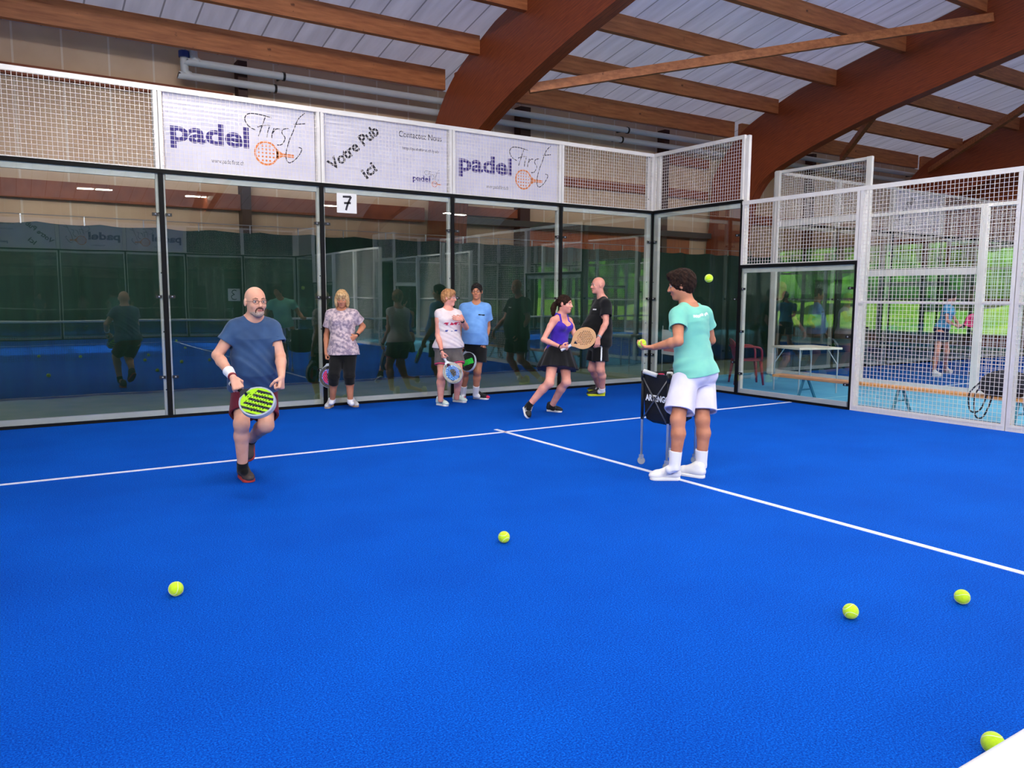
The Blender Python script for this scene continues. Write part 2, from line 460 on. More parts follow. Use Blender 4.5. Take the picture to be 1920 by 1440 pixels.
# diagonal wind braces under the beams
def brace(a, b, label):
    m = MB(); m.bar(a, b, 0.11, 0.15); return tag(m.build('diagonal_brace', 'purlin_wood', loc=a), label, 'diagonal brace', 'diagonal timber braces under the roof')
brace((8.0, 0.95, 5.02), (15.75, -2.62, 6.62), 'long diagonal timber brace crossing the beams between the two big arches')
brace((20.0, -2.3, 6.35), (23.9, 3.0, 5.35), 'dark diagonal timber brace right of the second arch')
brace((16.0, -1.0, 6.2), (19.6, 3.0, 5.3), 'short diagonal timber brace behind the second arch')
# wall girts and small columns
def girt(x0, x1, z0, z1, label, m='girt_wood', y0=4.10):
    g = MB(); g.box(x0, x1, y0, YB, z0, z1); return tag(g.build('wall_rail', m, loc=(x0, y0, z0)), label, 'wall rail', 'horizontal timber rails on the hall wall')
girt(-0.3, 7.6, 3.02, 3.30, 'dark brown timber wall rail seen through the left glass panels')
girt(-0.3, 3.9, 4.86, 5.02, 'brown timber wall rail high behind the upper left mesh')
girt(8.0, 10.0, 3.22, 3.40, 'orange timber wall rail behind the fourth glass panel')
girt(8.0, 15.7, 4.02, 4.22, 'orange timber wall rail behind the mesh right of the banners')
girt(13.9, 15.7, 4.80, 5.02, 'short orange wall rail high behind the corner mesh')
girt(16.1, 23.8, 3.5, 3.75, 'timber wall rail behind the neighbouring court')
g = MB(); g.box(7.98, 15.7, 3.95, YB-0.005, 3.03, 3.16); tag(g.build('cable_tray', 'cable_tray', loc=(8, 4, 3.03)), 'dark grey cable tray running along the wall behind the glass', 'cable tray')
def column(x, label, w=0.16):
    g = MB(); g.box(x-w/2, x+w/2, 4.0, YB, 0, roof_z(YB)-0.1)
    return tag(g.build('wall_column', 'dark_post', loc=(x, 4.1, 0)), label, 'wall column', 'dark brown columns on the hall wall')
column(4.05, 'dark brown wall column above the first banner')
column(9.98, 'dark brown wall column above the third banner', 0.26)
column(14.12, 'dark brown wall column above the court corner')
column(19.8, 'dark brown wall column behind the neighbouring court')
# two grey pipes with elbows along the wall
def pipe(pts, label, r=0.065, collar=None):
    t = thing('wall_pipe', label, 'pipe', pts[0], 'grey pipes along the hall wall')
    m = MB(); m.tube(smooth_curve(pts, 5), r, 12); m.build('pipe', 'pipe_grey', t, smooth=True)
    q = MB(); p = pts[0]; q.tube([(p[0], p[1], p[2]-0.02), (p[0], p[1], p[2]+0.08)], r*1.35, 12); q.build('collar', collar or 'black_metal', t)
    for x in np.arange(pts[0][0]+1.5, 26, 4.0):
        h = MB(); h.tube([(x, pts[-1][1], pts[-1][2]), (x, YB-0.02, pts[-1][2]+0.02)], 0.02, 6)
        h.tube([(x-0.02, pts[-1][1], pts[-1][2]), (x+0.02, pts[-1][1], pts[-1][2])], r*1.2, 12); h.build('bracket', 'black_metal', t)
    return t
pipe([(3.22, 3.85, 5.62), (3.22, 3.85, 5.50), (3.24, 3.85, 5.42), (3.32, 3.85, 5.38), (3.5, 3.85, 5.37), (8.3, 3.85, 5.37), (16, 3.85, 5.37), (26.8, 3.85, 5.37)],
     'upper of the two grey pipes running along the wall')
pipe([(3.08, 3.9, 5.46), (3.08, 3.9, 5.30), (3.10, 3.9, 5.20), (3.2, 3.9, 5.16), (3.4, 3.9, 5.15), (8.3, 3.9, 5.15), (16, 3.9, 5.15), (26.8, 3.9, 5.15)],
     'lower of the two grey pipes, with a blue collar at its elbow', collar='pipe_collar')

# green curtain hung behind the courts
def curtain(xa, xb, y, label, top0=2.56):
    t = thing('curtain', label, 'curtain', (xa, y, 0), 'green curtains behind the courts')
    n = int((xb-xa)/0.09); xs = np.linspace(xa, xb, n)
    v = []; f = []
    for i, x in enumerate(xs):
        yy = y+0.05*math.sin(x*5.1)+0.03*math.sin(x*13.7+1)
        top = top0-0.03*abs(math.sin(x*math.pi/0.8))
        for (dy, z) in ((0, 0.03), (0, top), (0.012, top), (0.012, 0.03)): v.append((x, yy+dy, z))
    for i in range(n-1):
        for j in range(4): f.append((i*4+j, i*4+(j+1) % 4, i*4+4+(j+1) % 4, i*4+4+j))
    link_mesh('cloth', v, f, 'curtain_green', t, smooth=True)
    m = MB(); m.tube([(xa, y, top0+0.1), (xb, y, top0+0.1)], 0.006, 6); m.build('wire', 'steel', t)
    h = MB()
    for x in np.arange(xa+0.1, xb, 0.8): h.box(x-0.008, x+0.008, y-0.008, y+0.008, top0-0.03, top0+0.105)
    h.build('hooks', 'steel', t)['kind'] = 'stuff'
curtain(-14, -0.7, 2.88, 'green curtain hanging outside the frame at the left')
curtain(-0.3, 12.6, 2.88, 'dark green curtain hanging behind the glass of the near court')
curtain(12.65, 26.8, 2.88, 'dark green curtain hanging behind the neighbouring court')

curtain(-6, 12.2, -22.5, 'tall green curtain behind the opposite wall of the near court', 4.2)
curtain(12.3, 23.8, -23.5, 'tall green curtain behind the far half of the neighbouring court', 4.2)

# hanging LED lamps
def lamp(x, y, z, label):
    t = thing('ceiling_lamp', label, 'ceiling lamp', (x, y, z), 'white lamps hung under the roof')
    m = MB(); m.box(x-0.62, x+0.62, y-0.17, y+0.17, z+0.02, z+0.09); m.build('housing', 'lamp_white', t)
    for s in (-0.31, 0.31):
        g = MB(); g.box(x+s-0.27, x+s+0.27, y-0.13, y+0.13, z, z+0.02); g.build('diffuser', 'lamp_glow', t)
    for s in (-0.5, 0.5):
        c = MB(); c.tube([(x+s, y, z+0.09), (x+s, y, roof_z(y)-0.01)], 0.006, 6); c.build('cable', 'black_metal', t)
lamp(11.3, -4.6, 5.78, 'small lamp glinting at the top right under the roof')
n = 0
for (x, y, l) in ((2.5, -4.6, 'left middle'), (6.8, -4.6, 'centre middle'), (2.5, -1.2, 'left back'), (3.0, -9.2, 'left front'), (7.0, -9.2, 'centre front'), (12.5, -6.2, 'right middle'), (12.0, -9.6, 'right front'), (9.4, -7.6, 'between centre and right')):  # extra lamps out of view, added to even out the light on the turf
    lamp(x, y, 5.3, 'lamp over the near court above the frame, %s one' % l)
for x in (3.6, 7.5, 13.3, 19.5):
    for y in (-6.5, -15.5, -24.5):
        if y > -8 and x < 12: continue
        n += 1
        lamp(x, y, 5.6, 'lamp outside the frame, %s from the left in the %s row' % (['first', 'second', 'third', 'fourth', 'fifth'][[3.6, 7.5, 13.3, 19.5].index(x)], {-6.5: 'near', -15.5: 'middle', -24.5: 'far'}[y]))

# garden outside the windows: a lawn rising to a bank of bushes
g = MB(); g.prism([(X1+0.3, -0.05), (X1+4, 0.0), (X1+13, 1.3), (X1+60, 3.0), (X1+60, -1), (X1+0.3, -1)], lambda u, v, t: (u, t, v), -80, 30)
o = g.build('lawn', 'grass'); tag(o, 'bright green lawn outside the windows', 'lawn'); struct(o)
def tree(x, y, h, r, label, seed):
    rg = np.random.default_rng(seed); t = thing('garden_tree', label, 'tree', (x, y, 0), 'trees in the garden')
    m = MB(); m.tube([(x, y, 0.3), (x+0.1, y, h*0.35), (x, y+0.1, h*0.6)], [0.22, 0.17, 0.08], 8); m.build('trunk', 'bark', t)
    m = MB()
    for k in range(22):
        a, b = rg.uniform(0, 2*math.pi), rg.uniform(-1, 1); q = r*rg.uniform(0.3, 0.85)
        m.sphere((x+q*math.cos(a)*math.sqrt(1-b*b), y+q*math.sin(a)*math.sqrt(1-b*b), h*0.62+q*b*0.9), r*rg.uniform(0.25, 0.45), 9, 6)
    c = m.build('foliage', 'foliage', t, smooth=True); return t
k = 0
for (x, y, h, r) in ((37, -34, 8, 2.6), (35, -27, 6.5, 2.2), (39, -21, 8, 2.8), (36, -15.5, 6.2, 2.1), (38, -9, 7.5, 2.6), (41, -3, 8, 2.8), (36, 2, 6.5, 2.2)):
    k += 1; tree(x, y, h, r, '%s leafy tree of the garden counted from the long side wall' % ['first','second','third','fourth','fifth','sixth','seventh'][k-1], k)
m = MB(); rg = np.random.default_rng(3)
for k in range(700):
    y = -60+k/700*80; m.sphere((47+rg.uniform(-1, 1), y, rg.uniform(1.0, 11.0)), rg.uniform(1.2, 2.0), 8, 6)
tag(m.build('garden_hedge', 'foliage', smooth=True, loc=(47, -20, 0)), 'dense green bank of bushes closing off the garden', 'hedge', kind='stuff')

# ------------------------------------------------------------------ courts
def turf(x0, x1, label):
    o = MB().box(x0, x1, -20.0, -0.0, -0.012, 0.0).build('court_turf', 'blue_turf', loc=((x0+x1)/2, -10, 0))
    tag(o, label, 'court floor'); struct(o)
    xc = (x0+x1)/2
    for nm, b in (('service_line', (x0+0.02, x1-0.02, -3.075, -3.025)), ('service_line', (x0+0.02, x1-0.02, -16.975, -16.925)), ('center_line', (xc-0.025, xc+0.025, -17.15, -2.85))):
        MB().box(b[0], b[1], b[2], b[3], -0.001, 0.004).build(nm, 'line_white', o)
turf(0, 10, 'bright blue artificial turf of the near padel court')
turf(13.3, 23.3, 'blue artificial turf of the neighbouring court on the right')

def court_run(P0, D, IN, bays, where, owner=None, clamps=True):
    """one straight run of the enclosure: posts, glass panels and wire mesh panels.
    P0 start, D direction, IN inward normal, bays = [(length, glass height, total height)]; where = list of words for the bays"""
    P0, D, IN = (np.array(q, float) for q in (P0, D, IN))
    def at(u, o, z): return (P0[0]+D[0]*u+IN[0]*o, P0[1]+D[1]*u+IN[1]*o, z)
    def bx(m, u0, u1, o0, o1, z0, z1, mi=0):
        c = np.array(at((u0+u1)/2, (o0+o1)/2, (z0+z1)/2)); Dv = np.array([D[0], D[1], 0]); Iv = np.array([IN[0], IN[1], 0])
        m.obox(c, Dv*(u1-u0)/2, Iv*(o1-o0)/2, np.array([0, 0, (z1-z0)/2]), mi)
    u = 0.0; tops = [b[2] for b in bays]
    for i in range(len(bays)+1):
        zt = max(tops[max(0, i-1)], tops[min(i, len(bays)-1)]); uu = sum(b[0] for b in bays[:i])
        off = 0.0 if 0 < i < len(bays) else (0.05 if i == 0 else -0.05)
        m = MB(); bx(m, uu-0.055+off, uu+0.055+off, -0.095, -0.036, 0.0, zt)
        bolts = MB()
        for z in np.arange(0.35, zt, 0.72): bolts.sphere(at(uu-0.03+off, -0.034, z), 0.009, 8, 6)
        loc = at(uu, -0.045, 0)
        if owner is None:
            t = thing('steel_post', 'white steel post %s' % where['posts'][i], 'post', loc, where['group']+' posts')
            m.build('post', 'white_steel', t, bevel=0.006); bolts.build('bolts', 'black_metal', t)
        else: m.build('post', 'white_steel', owner)
    for i, (L, hg, zt) in enumerate(bays):
        a, b = u, u+L; u += L
        if hg > 0:
            t = owner or thing('glass_panel', '%s' % where['glass'][i], 'glass panel', at((a+b)/2, 0, 0), where['group']+' glass panels')
            m = MB(); bx(m, a+0.028, b-0.028, -0.006, 0.006, 0.035, hg-0.02); m.build('pane', 'court_glass', t)
            m = MB()
            bx(m, a, a+0.028, -0.014, 0.010, 0.0, hg); bx(m, b-0.028, b, -0.014, 0.010, 0.0, hg)
            bx(m, a+0.028, b-0.028, -0.014, 0.014, 0.0, 0.035); bx(m, a, b, -0.014, 0.014, hg-0.02, hg+0.028)
            m.build('rubber_seal', 'black_rubber', t)
            m = MB(); ga = a+(0.06 if i else 0.11); gb = b-(0.06 if i < len(bays)-1 else 0.11)
            for z0_, z1_ in ((0.0, 0.10), (hg-0.09, hg+0.02)):
                m = MB(); bx(m, ga, gb, -0.06, -0.016, z0_, z1_); m.build('rail', 'white_steel', t)
            if clamps:
                zs = [hg*0.17, hg*0.5, hg*0.83]
                for uu in (a+0.075, b-0.075):
                    for z in zs:
                        m = MB(); bx(m, uu-0.035, uu+0.035, -0.012, 0.014, z-0.018, z+0.018, 0); m.sphere(at(uu, 0.016, z), 0.011, 8, 6, mi=1)
                        m.build('clamp', ['black_metal', 'steel'], t)
        if zt > hg:
            z0 = hg+0.03 if hg > 0 else 0.0
            t = owner or thing('mesh_panel', '%s' % where['mesh'][i], 'wire mesh panel', at((a+b)/2, 0, z0), where['group']+' mesh panels')
            m = MB()
            bx(m, a+0.005, a+0.05, -0.03, 0.006, z0, zt); bx(m, b-0.05, b-0.005, -0.03, 0.006, z0, zt)
            bx(m, a, b, -0.035, 0.008, zt-0.05, zt+0.005)
            bx(m, a+0.05, b-0.05, -0.03, 0.006, z0, z0+(0.075 if hg == 0 else 0.012))
            if hg == 0: bx(m, a+0.05, b-0.05, -0.03, 0.002, 1.455, 1.49)
            m.build('frame', 'white_steel', t)
            wv = MB(); w2 = 0.0022
            for uu in np.arange(a+0.075, b-0.05, 0.0508): bx(wv, uu-w2, uu+w2, 0.006, 0.006+2*w2, z0+0.01, zt-0.045)
            for z in np.arange(z0+0.05, zt-0.04, 0.0508): bx(wv, a+0.03, b-0.03, 0.006+2*w2, 0.006+4*w2, z-w2, z+w2)
            wv.build('wire_mesh', 'white_wire', t)

HB = [(2, 3, 4)]*5
HS = [(2, 3, 4), (2, 2, 3), (2, 0, 3), (2, 0, 3)]
o5 = ['first', 'second', 'third', 'fourth', 'fifth']
back_words = dict(group='near court back wall',
    posts=['at the left end of the back glass wall, outside the frame', 'of the back wall left of the first banner', 'of the back wall between the first and second banner',
           'of the back wall between the second and third banner', 'of the back wall right of the third banner', 'of the back wall at the court corner'],
    glass=['leftmost glass panel of the back wall with dark reflections', 'glass panel behind the bald man in the blue shirt', 'glass panel carrying the number 7 card',
           'glass panel behind the man in the light blue shirt', 'glass panel behind the bald man in black, next to the corner'],
    mesh=['plain mesh panel above the leftmost glass', 'mesh panel in front of the first banner', 'mesh panel in front of the Votre Pub ici banner', 'mesh panel in front of the third banner', 'plain mesh panel between the third banner and the corner'])
court_run((0, 0), (1, 0), (0, -1), HB, back_words)
side_words = dict(group='near court right side',
    posts=['of the side wall in the court corner', 'ending the high corner mesh of the side wall', 'between the short glass panel and the tall mesh, right of the coach',
           'between the two tall mesh panels at the right edge', 'of the side wall outside the frame at the right'],
    glass=['tall side glass panel behind the coach', 'short side glass panel in front of the red chair and folding table', '', ''],
    mesh=['high mesh panel above the corner side glass', 'low mesh panel above the short side glass', 'tall mesh panel in front of the bench', 'tall mesh panel cut by the right edge of the photo'])
court_run((10, 0), (0, -1), (-1, 0), HS, side_words)
def enclosure(label, runs, loc):
    t = thing('court_enclosure', label, 'court enclosure', loc)
    for r in runs: court_run(*r, None, owner=t, clamps=False)
enclosure('left side wall of the near court, outside the frame', [((0, -8), (0, 1), (1, 0), HS[::-1])], (0, -4, 0))
enclosure('glass and mesh enclosure of the far half of the near court, seen only in reflections',
    [((10, -20), (-1, 0), (0, 1), HB), ((10, -12), (0, -1), (-1, 0), HS[::-1]), ((0, -20), (0, 1), (1, 0), HS)], (5, -20, 0))
adj_back = dict(group='neighbouring court back wall',
    posts=['of the neighbouring court at its near corner', 'of the neighbouring back wall, first after its corner', 'of the neighbouring back wall left of its banner', 'of the neighbouring back wall right of its banner', 'of the neighbouring back wall near the right edge', 'of the neighbouring back wall at its far corner'],
    glass=['glass panel of the neighbouring back wall behind the folding table', 'neighbouring back glass panel left of its banner', 'glass panel below the neighbouring banner, reflecting greenery', 'neighbouring back glass panel right of its banner', 'far corner glass panel of the neighbouring back wall'],
    mesh=['mesh panel at the near corner of the neighbouring back wall', 'mesh panel left of the neighbouring banner', 'mesh panel in front of the neighbouring banner', 'mesh panel right of the neighbouring banner', 'mesh panel at the far corner of the neighbouring back wall'])
court_run((13.3, 0), (1, 0), (0, -1), HB, adj_back)
adj_side = dict(group='neighbouring court left side',
    posts=['of the neighbouring side wall in its corner', 'ending the high mesh of the neighbouring side wall', 'broad in view behind the tall mesh, of the neighbouring side wall', 'of the neighbouring side wall hidden near the right edge', 'of the neighbouring side wall outside the frame'],
    glass=['tall side glass panel of the neighbouring court behind the red chair', 'short side glass panel of the neighbouring court behind the bench', '', ''],
    mesh=['high mesh panel of the neighbouring side wall', 'low mesh panel above the short glass of the neighbouring side', 'tall mesh panel of the neighbouring side behind the backpack', 'tall mesh panel of the neighbouring side outside the frame'])
court_run((13.3, 0), (0, -1), (1, 0), HS, adj_side)
enclosure('far right side wall of the neighbouring court', [((23.3, 0), (0, -1), (-1, 0), HS)], (23.3, -4, 0))
enclosure('enclosure of the far half of the neighbouring court, seen only in reflections',
    [((23.3, -20), (-1, 0), (0, 1), HB), ((23.3, -12), (0, -1), (-1, 0), HS[::-1]), ((13.3, -20), (0, 1), (1, 0), HS)], (18.3, -20, 0))

# nets
def net(x0, x1, zt, label):
    t = thing('court_net', label, 'net', ((x0+x1)/2, -10, 0))
    m = MB()
    for x in (x0+0.04, x1-0.04): m.box(x-0.04, x+0.04, -10.04, -9.96, 0, zt+0.04)
    m.build('net_post', 'white_steel', t)
    m = MB(); m.tube([(x0+0.08, -10.0, zt-0.025), (x1-0.08, -10.0, zt-0.025)], 0.028, 12); m.build('tape', 'net_tape', t, smooth=True)
    m = MB()
    for x in np.arange(x0+0.1, x1-0.1, 0.045): m.box(x-0.0015, x+0.0015, -10.0015, -9.9985, 0.03, zt-0.04)
    for z in np.arange(0.05, zt-0.05, 0.045): m.box(x0+0.08, x1-0.08, -10.0015, -9.9985, z-0.0015, z+0.0015)
    m.build('netting', 'net_black', t)
net(0.0, 10.0, 0.945, 'net of the near court, only its white tape showing at the bottom right corner')
net(13.3, 23.3, 0.93, 'net of the neighbouring court, outside the frame')

# ------------------------------------------------------------------ banners and signs
def ribbon(m, pts, w, place, z=0.0, mi=0, n=5):
    c = smooth_curve(pts, n); vs = []
    for i, p in enumerate(c):
        d = c[min(i+1, len(c)-1)]-c[max(i-1, 0)]; d = d/(np.linalg.norm(d)+1e-9); nn = np.array([-d[1], d[0]])
        vs += [place(*(p+nn*w/2)), place(*(p-nn*w/2))]
    m.add(vs, [(2*i, 2*i+1, 2*i+3, 2*i+2) for i in range(len(c)-1)], mi)
def racket_icon(name, place, cu, cv, r, hx, parent):
    m = MB(); N = 28
    ring = lambda k: [(cu+k*r*math.cos(t), cv+k*r*math.sin(t)) for t in np.linspace(0, 2*math.pi, N, endpoint=False)]
    a, b = ring(1.0), ring(0.84)
    m.add([place(*p) for p in a]+[place(*p) for p in b], [(i, (i+1) % N, N+(i+1) % N, N+i) for i in range(N)])
    for i in range(-2, 3):
        for j in range(-2, 3):
            if abs(i)+abs(j) > 3: continue
            q = [(cu+i*r*0.30+0.09*r*math.cos(t), cv+j*r*0.30+0.09*r*math.sin(t)) for t in np.linspace(0, 2*math.pi, 8, endpoint=False)]
            m.add([place(*p) for p in q], [tuple(range(8))])
    m.add([place(*p) for p in [(cu+0.86*r, cv+0.45*r), (cu+1.35*r, cv+0.12*r), (hx, cv+0.10*r), (hx, cv-0.16*r), (cu+1.35*r, cv-0.16*r), (cu+0.86*r, cv-0.45*r)]], [(0, 1, 2, 3, 4, 5)])
    return m.build(name, 'print_orange', parent)
def zpt(x, y):   # a point measured on the enlarged first banner -> metres on the banner
    yt = 60+120*(x-85)/880; yb = 510+95*(x-85)/880
    return ((x-85)/470.0, 0.92*(yb-y)/(yb-yt))
FIRST = [[(600, 285), (560, 262), (538, 220), (560, 190), (620, 193), (700, 216)], [(660, 212), (640, 262), (617, 322)], [(612, 268), (650, 258), (690, 262)],
         [(684, 268), (672, 300), (668, 332)], [(712, 276), (700, 306), (696, 336)], [(702, 306), (722, 282), (746, 280)],
         [(802, 278), (768, 284), (760, 306), (778, 336), (758, 372), (728, 376)],
         [(905, 190), (862, 226), (828, 300), (800, 360), (780, 440), (796, 482), (832, 470), (868, 432), (880, 402), (858, 392)], [(832, 256), (868, 254), (906, 252)]]
def banner(P, D, IN, kind, label):
    P, D, IN = (np.array(q, float) for q in (P, D, IN))
    def place(o): return lambda u, v: (P[0]+D[0]*u+IN[0]*o, P[1]+D[1]*u+IN[1]*o, 3.035+v)
    t = thing('banner', label, 'banner', place(-0.02)(0.93, 0), 'white advertising banners on the upper mesh')
    n = 24; v = []; f = []
    for s in (-0.041, -0.047):
        pl = place(s)
        for i in range(n+1):
            uu = 1.87*i/n; dz = 0.012*math.sin(math.pi*i/n)
            v += [pl(uu, 0.0+dz*0.3), pl(uu, 0.925-dz)]
    for i in range(n): f += [(2*i, 2*i+2, 2*i+3, 2*i+1), (2*(n+1)+2*i, 2*(n+1)+2*i+1, 2*(n+1)+2*i+3, 2*(n+1)+2*i+2)]
    link_mesh('sheet', v, f, 'banner_white', t)
    pl = place(-0.039)
    if kind == 'padel':
        text_mesh('lettering', 'padel', 0.37, 'print_purple', lambda u, v: pl(0.07+u, 0.36+v*0.95), t, off=0.012, width=0.94)
        text_mesh('web_address', 'www.padelfirst.ch', 0.075, 'print_black', lambda u, v: pl(0.54+u, 0.135+v), t, width=0.40)
        m = MB()
        for s in FIRST: ribbon(m, [zpt(*q) for q in s], 0.012, pl)
        m.build('script_lettering', 'print_black', t)
        racket_icon('racket_emblem', pl, 1.225, 0.315, 0.155, 1.585, t)
    else:
        def rot(u0, v0, a):
            c, s = math.cos(a), math.sin(a); return lambda u, v: pl(u0+u*c-v*s, v0+u*s+v*c)
        a = math.radians(40)
        text_mesh('lettering', 'Votre Pub', 0.21, 'print_black', rot(0.12, 0.17, a), t, off=0.006, width=0.90)
        text_mesh('lettering', 'ici', 0.21, 'print_black', rot(0.60, 0.10, a), t, off=0.006, width=0.22)
        text_mesh('lettering', 'Contactez Nous', 0.12, 'print_black', lambda u, v: pl(1.10+u, 0.735+v), t, width=0.68)
        text_mesh('web_address', 'http://padelfirst.ch/pub', 0.06, 'print_black', lambda u, v: pl(1.15+u, 0.565+v), t, width=0.58)
        text_mesh('lettering', 'padel', 0.11, 'print_purple', lambda u, v: pl(1.31+u, 0.145+v), t, off=0.003, width=0.28)
        racket_icon('racket_emblem', pl, 1.66, 0.12, 0.045, 1.77, t)
        m = MB()
        for s in FIRST: ribbon(m, [(1.20+zpt(*q)[0]*0.31, 0.06+zpt(*q)[1]*0.3) for q in s], 0.004, pl)
        m.build('script_lettering', 'print_black', t)
banner((2.065, 0), (1, 0), (0, -1), 'padel', 'padel First banner at the left, above the bald man in blue')
banner((4.065, 0), (1, 0), (0, -1), 'pub', 'Votre Pub ici banner, second from the left')
banner((6.065, 0), (1, 0), (0, -1), 'padel', 'padel First banner third from the left, above the man in light blue')
banner((3.935, -20), (-1, 0), (0, 1), 'padel', 'padel First banner on the opposite wall, seen mirrored at the far left')
banner((1.935, -20), (-1, 0), (0, 1), 'pub', 'Votre Pub banner on the opposite wall, seen mirrored at the left edge')
banner((5.935, -20), (-1, 0), (0, 1), 'padel', 'padel First banner on the opposite wall, rightmost of those mirrored')
banner((17.36, 0), (1, 0), (0, -1), 'pub', 'Votre Pub ici banner of the neighbouring court seen through the mesh')
def card(u0, P, D, IN, z0, w, h, digit, label):
    P, D, IN = (np.array(q, float) for q in (P, D, IN))
    pl = lambda o: (lambda u, v: (P[0]+D[0]*u+IN[0]*o, P[1]+D[1]*u+IN[1]*o, z0+v))
    t = thing('number_card', label, 'number card', pl(0.008)(w/2, 0))
    m = MB(); q = [pl(0.007), pl(0.009)]
    m.add([q[0](0, 0), q[0](w, 0), q[0](w, h), q[0](0, h), q[1](0, 0), q[1](w, 0), q[1](w, h), q[1](0, h)], [(0,1,2,3), (4,5,6,7), (0,1,5,4), (1,2,6,5), (2,3,7,6), (3,0,4,7)])
    m.build('sheet', 'paper', t)
    m = MB()
    st = [[(0.30, 0.82), (0.72, 0.84)], [(0.72, 0.84), (0.56, 0.5), (0.45, 0.14)], [(0.36, 0.50), (0.70, 0.52)]] if digit == '7' else \
         [[(0.3, 0.82), (0.5, 0.88), (0.68, 0.72), (0.48, 0.53)], [(0.48, 0.53), (0.72, 0.40), (0.62, 0.14), (0.3, 0.16)]]
    for s in st: ribbon(m, [(a*w, b*h) for a, b in s], 0.028, pl(0.0105))
    m.build('digit', 'print_black', t)
card(0, (4.21, 0), (1, 0), (0, -1), 2.65, 0.285, 0.265, '7', 'white card with the number 7 on the back glass')
card(0, (7.85, -20), (-1, 0), (0, 1), 1.35, 0.42, 0.42, '3', 'white card with the number 3 on the opposite wall, seen mirrored')
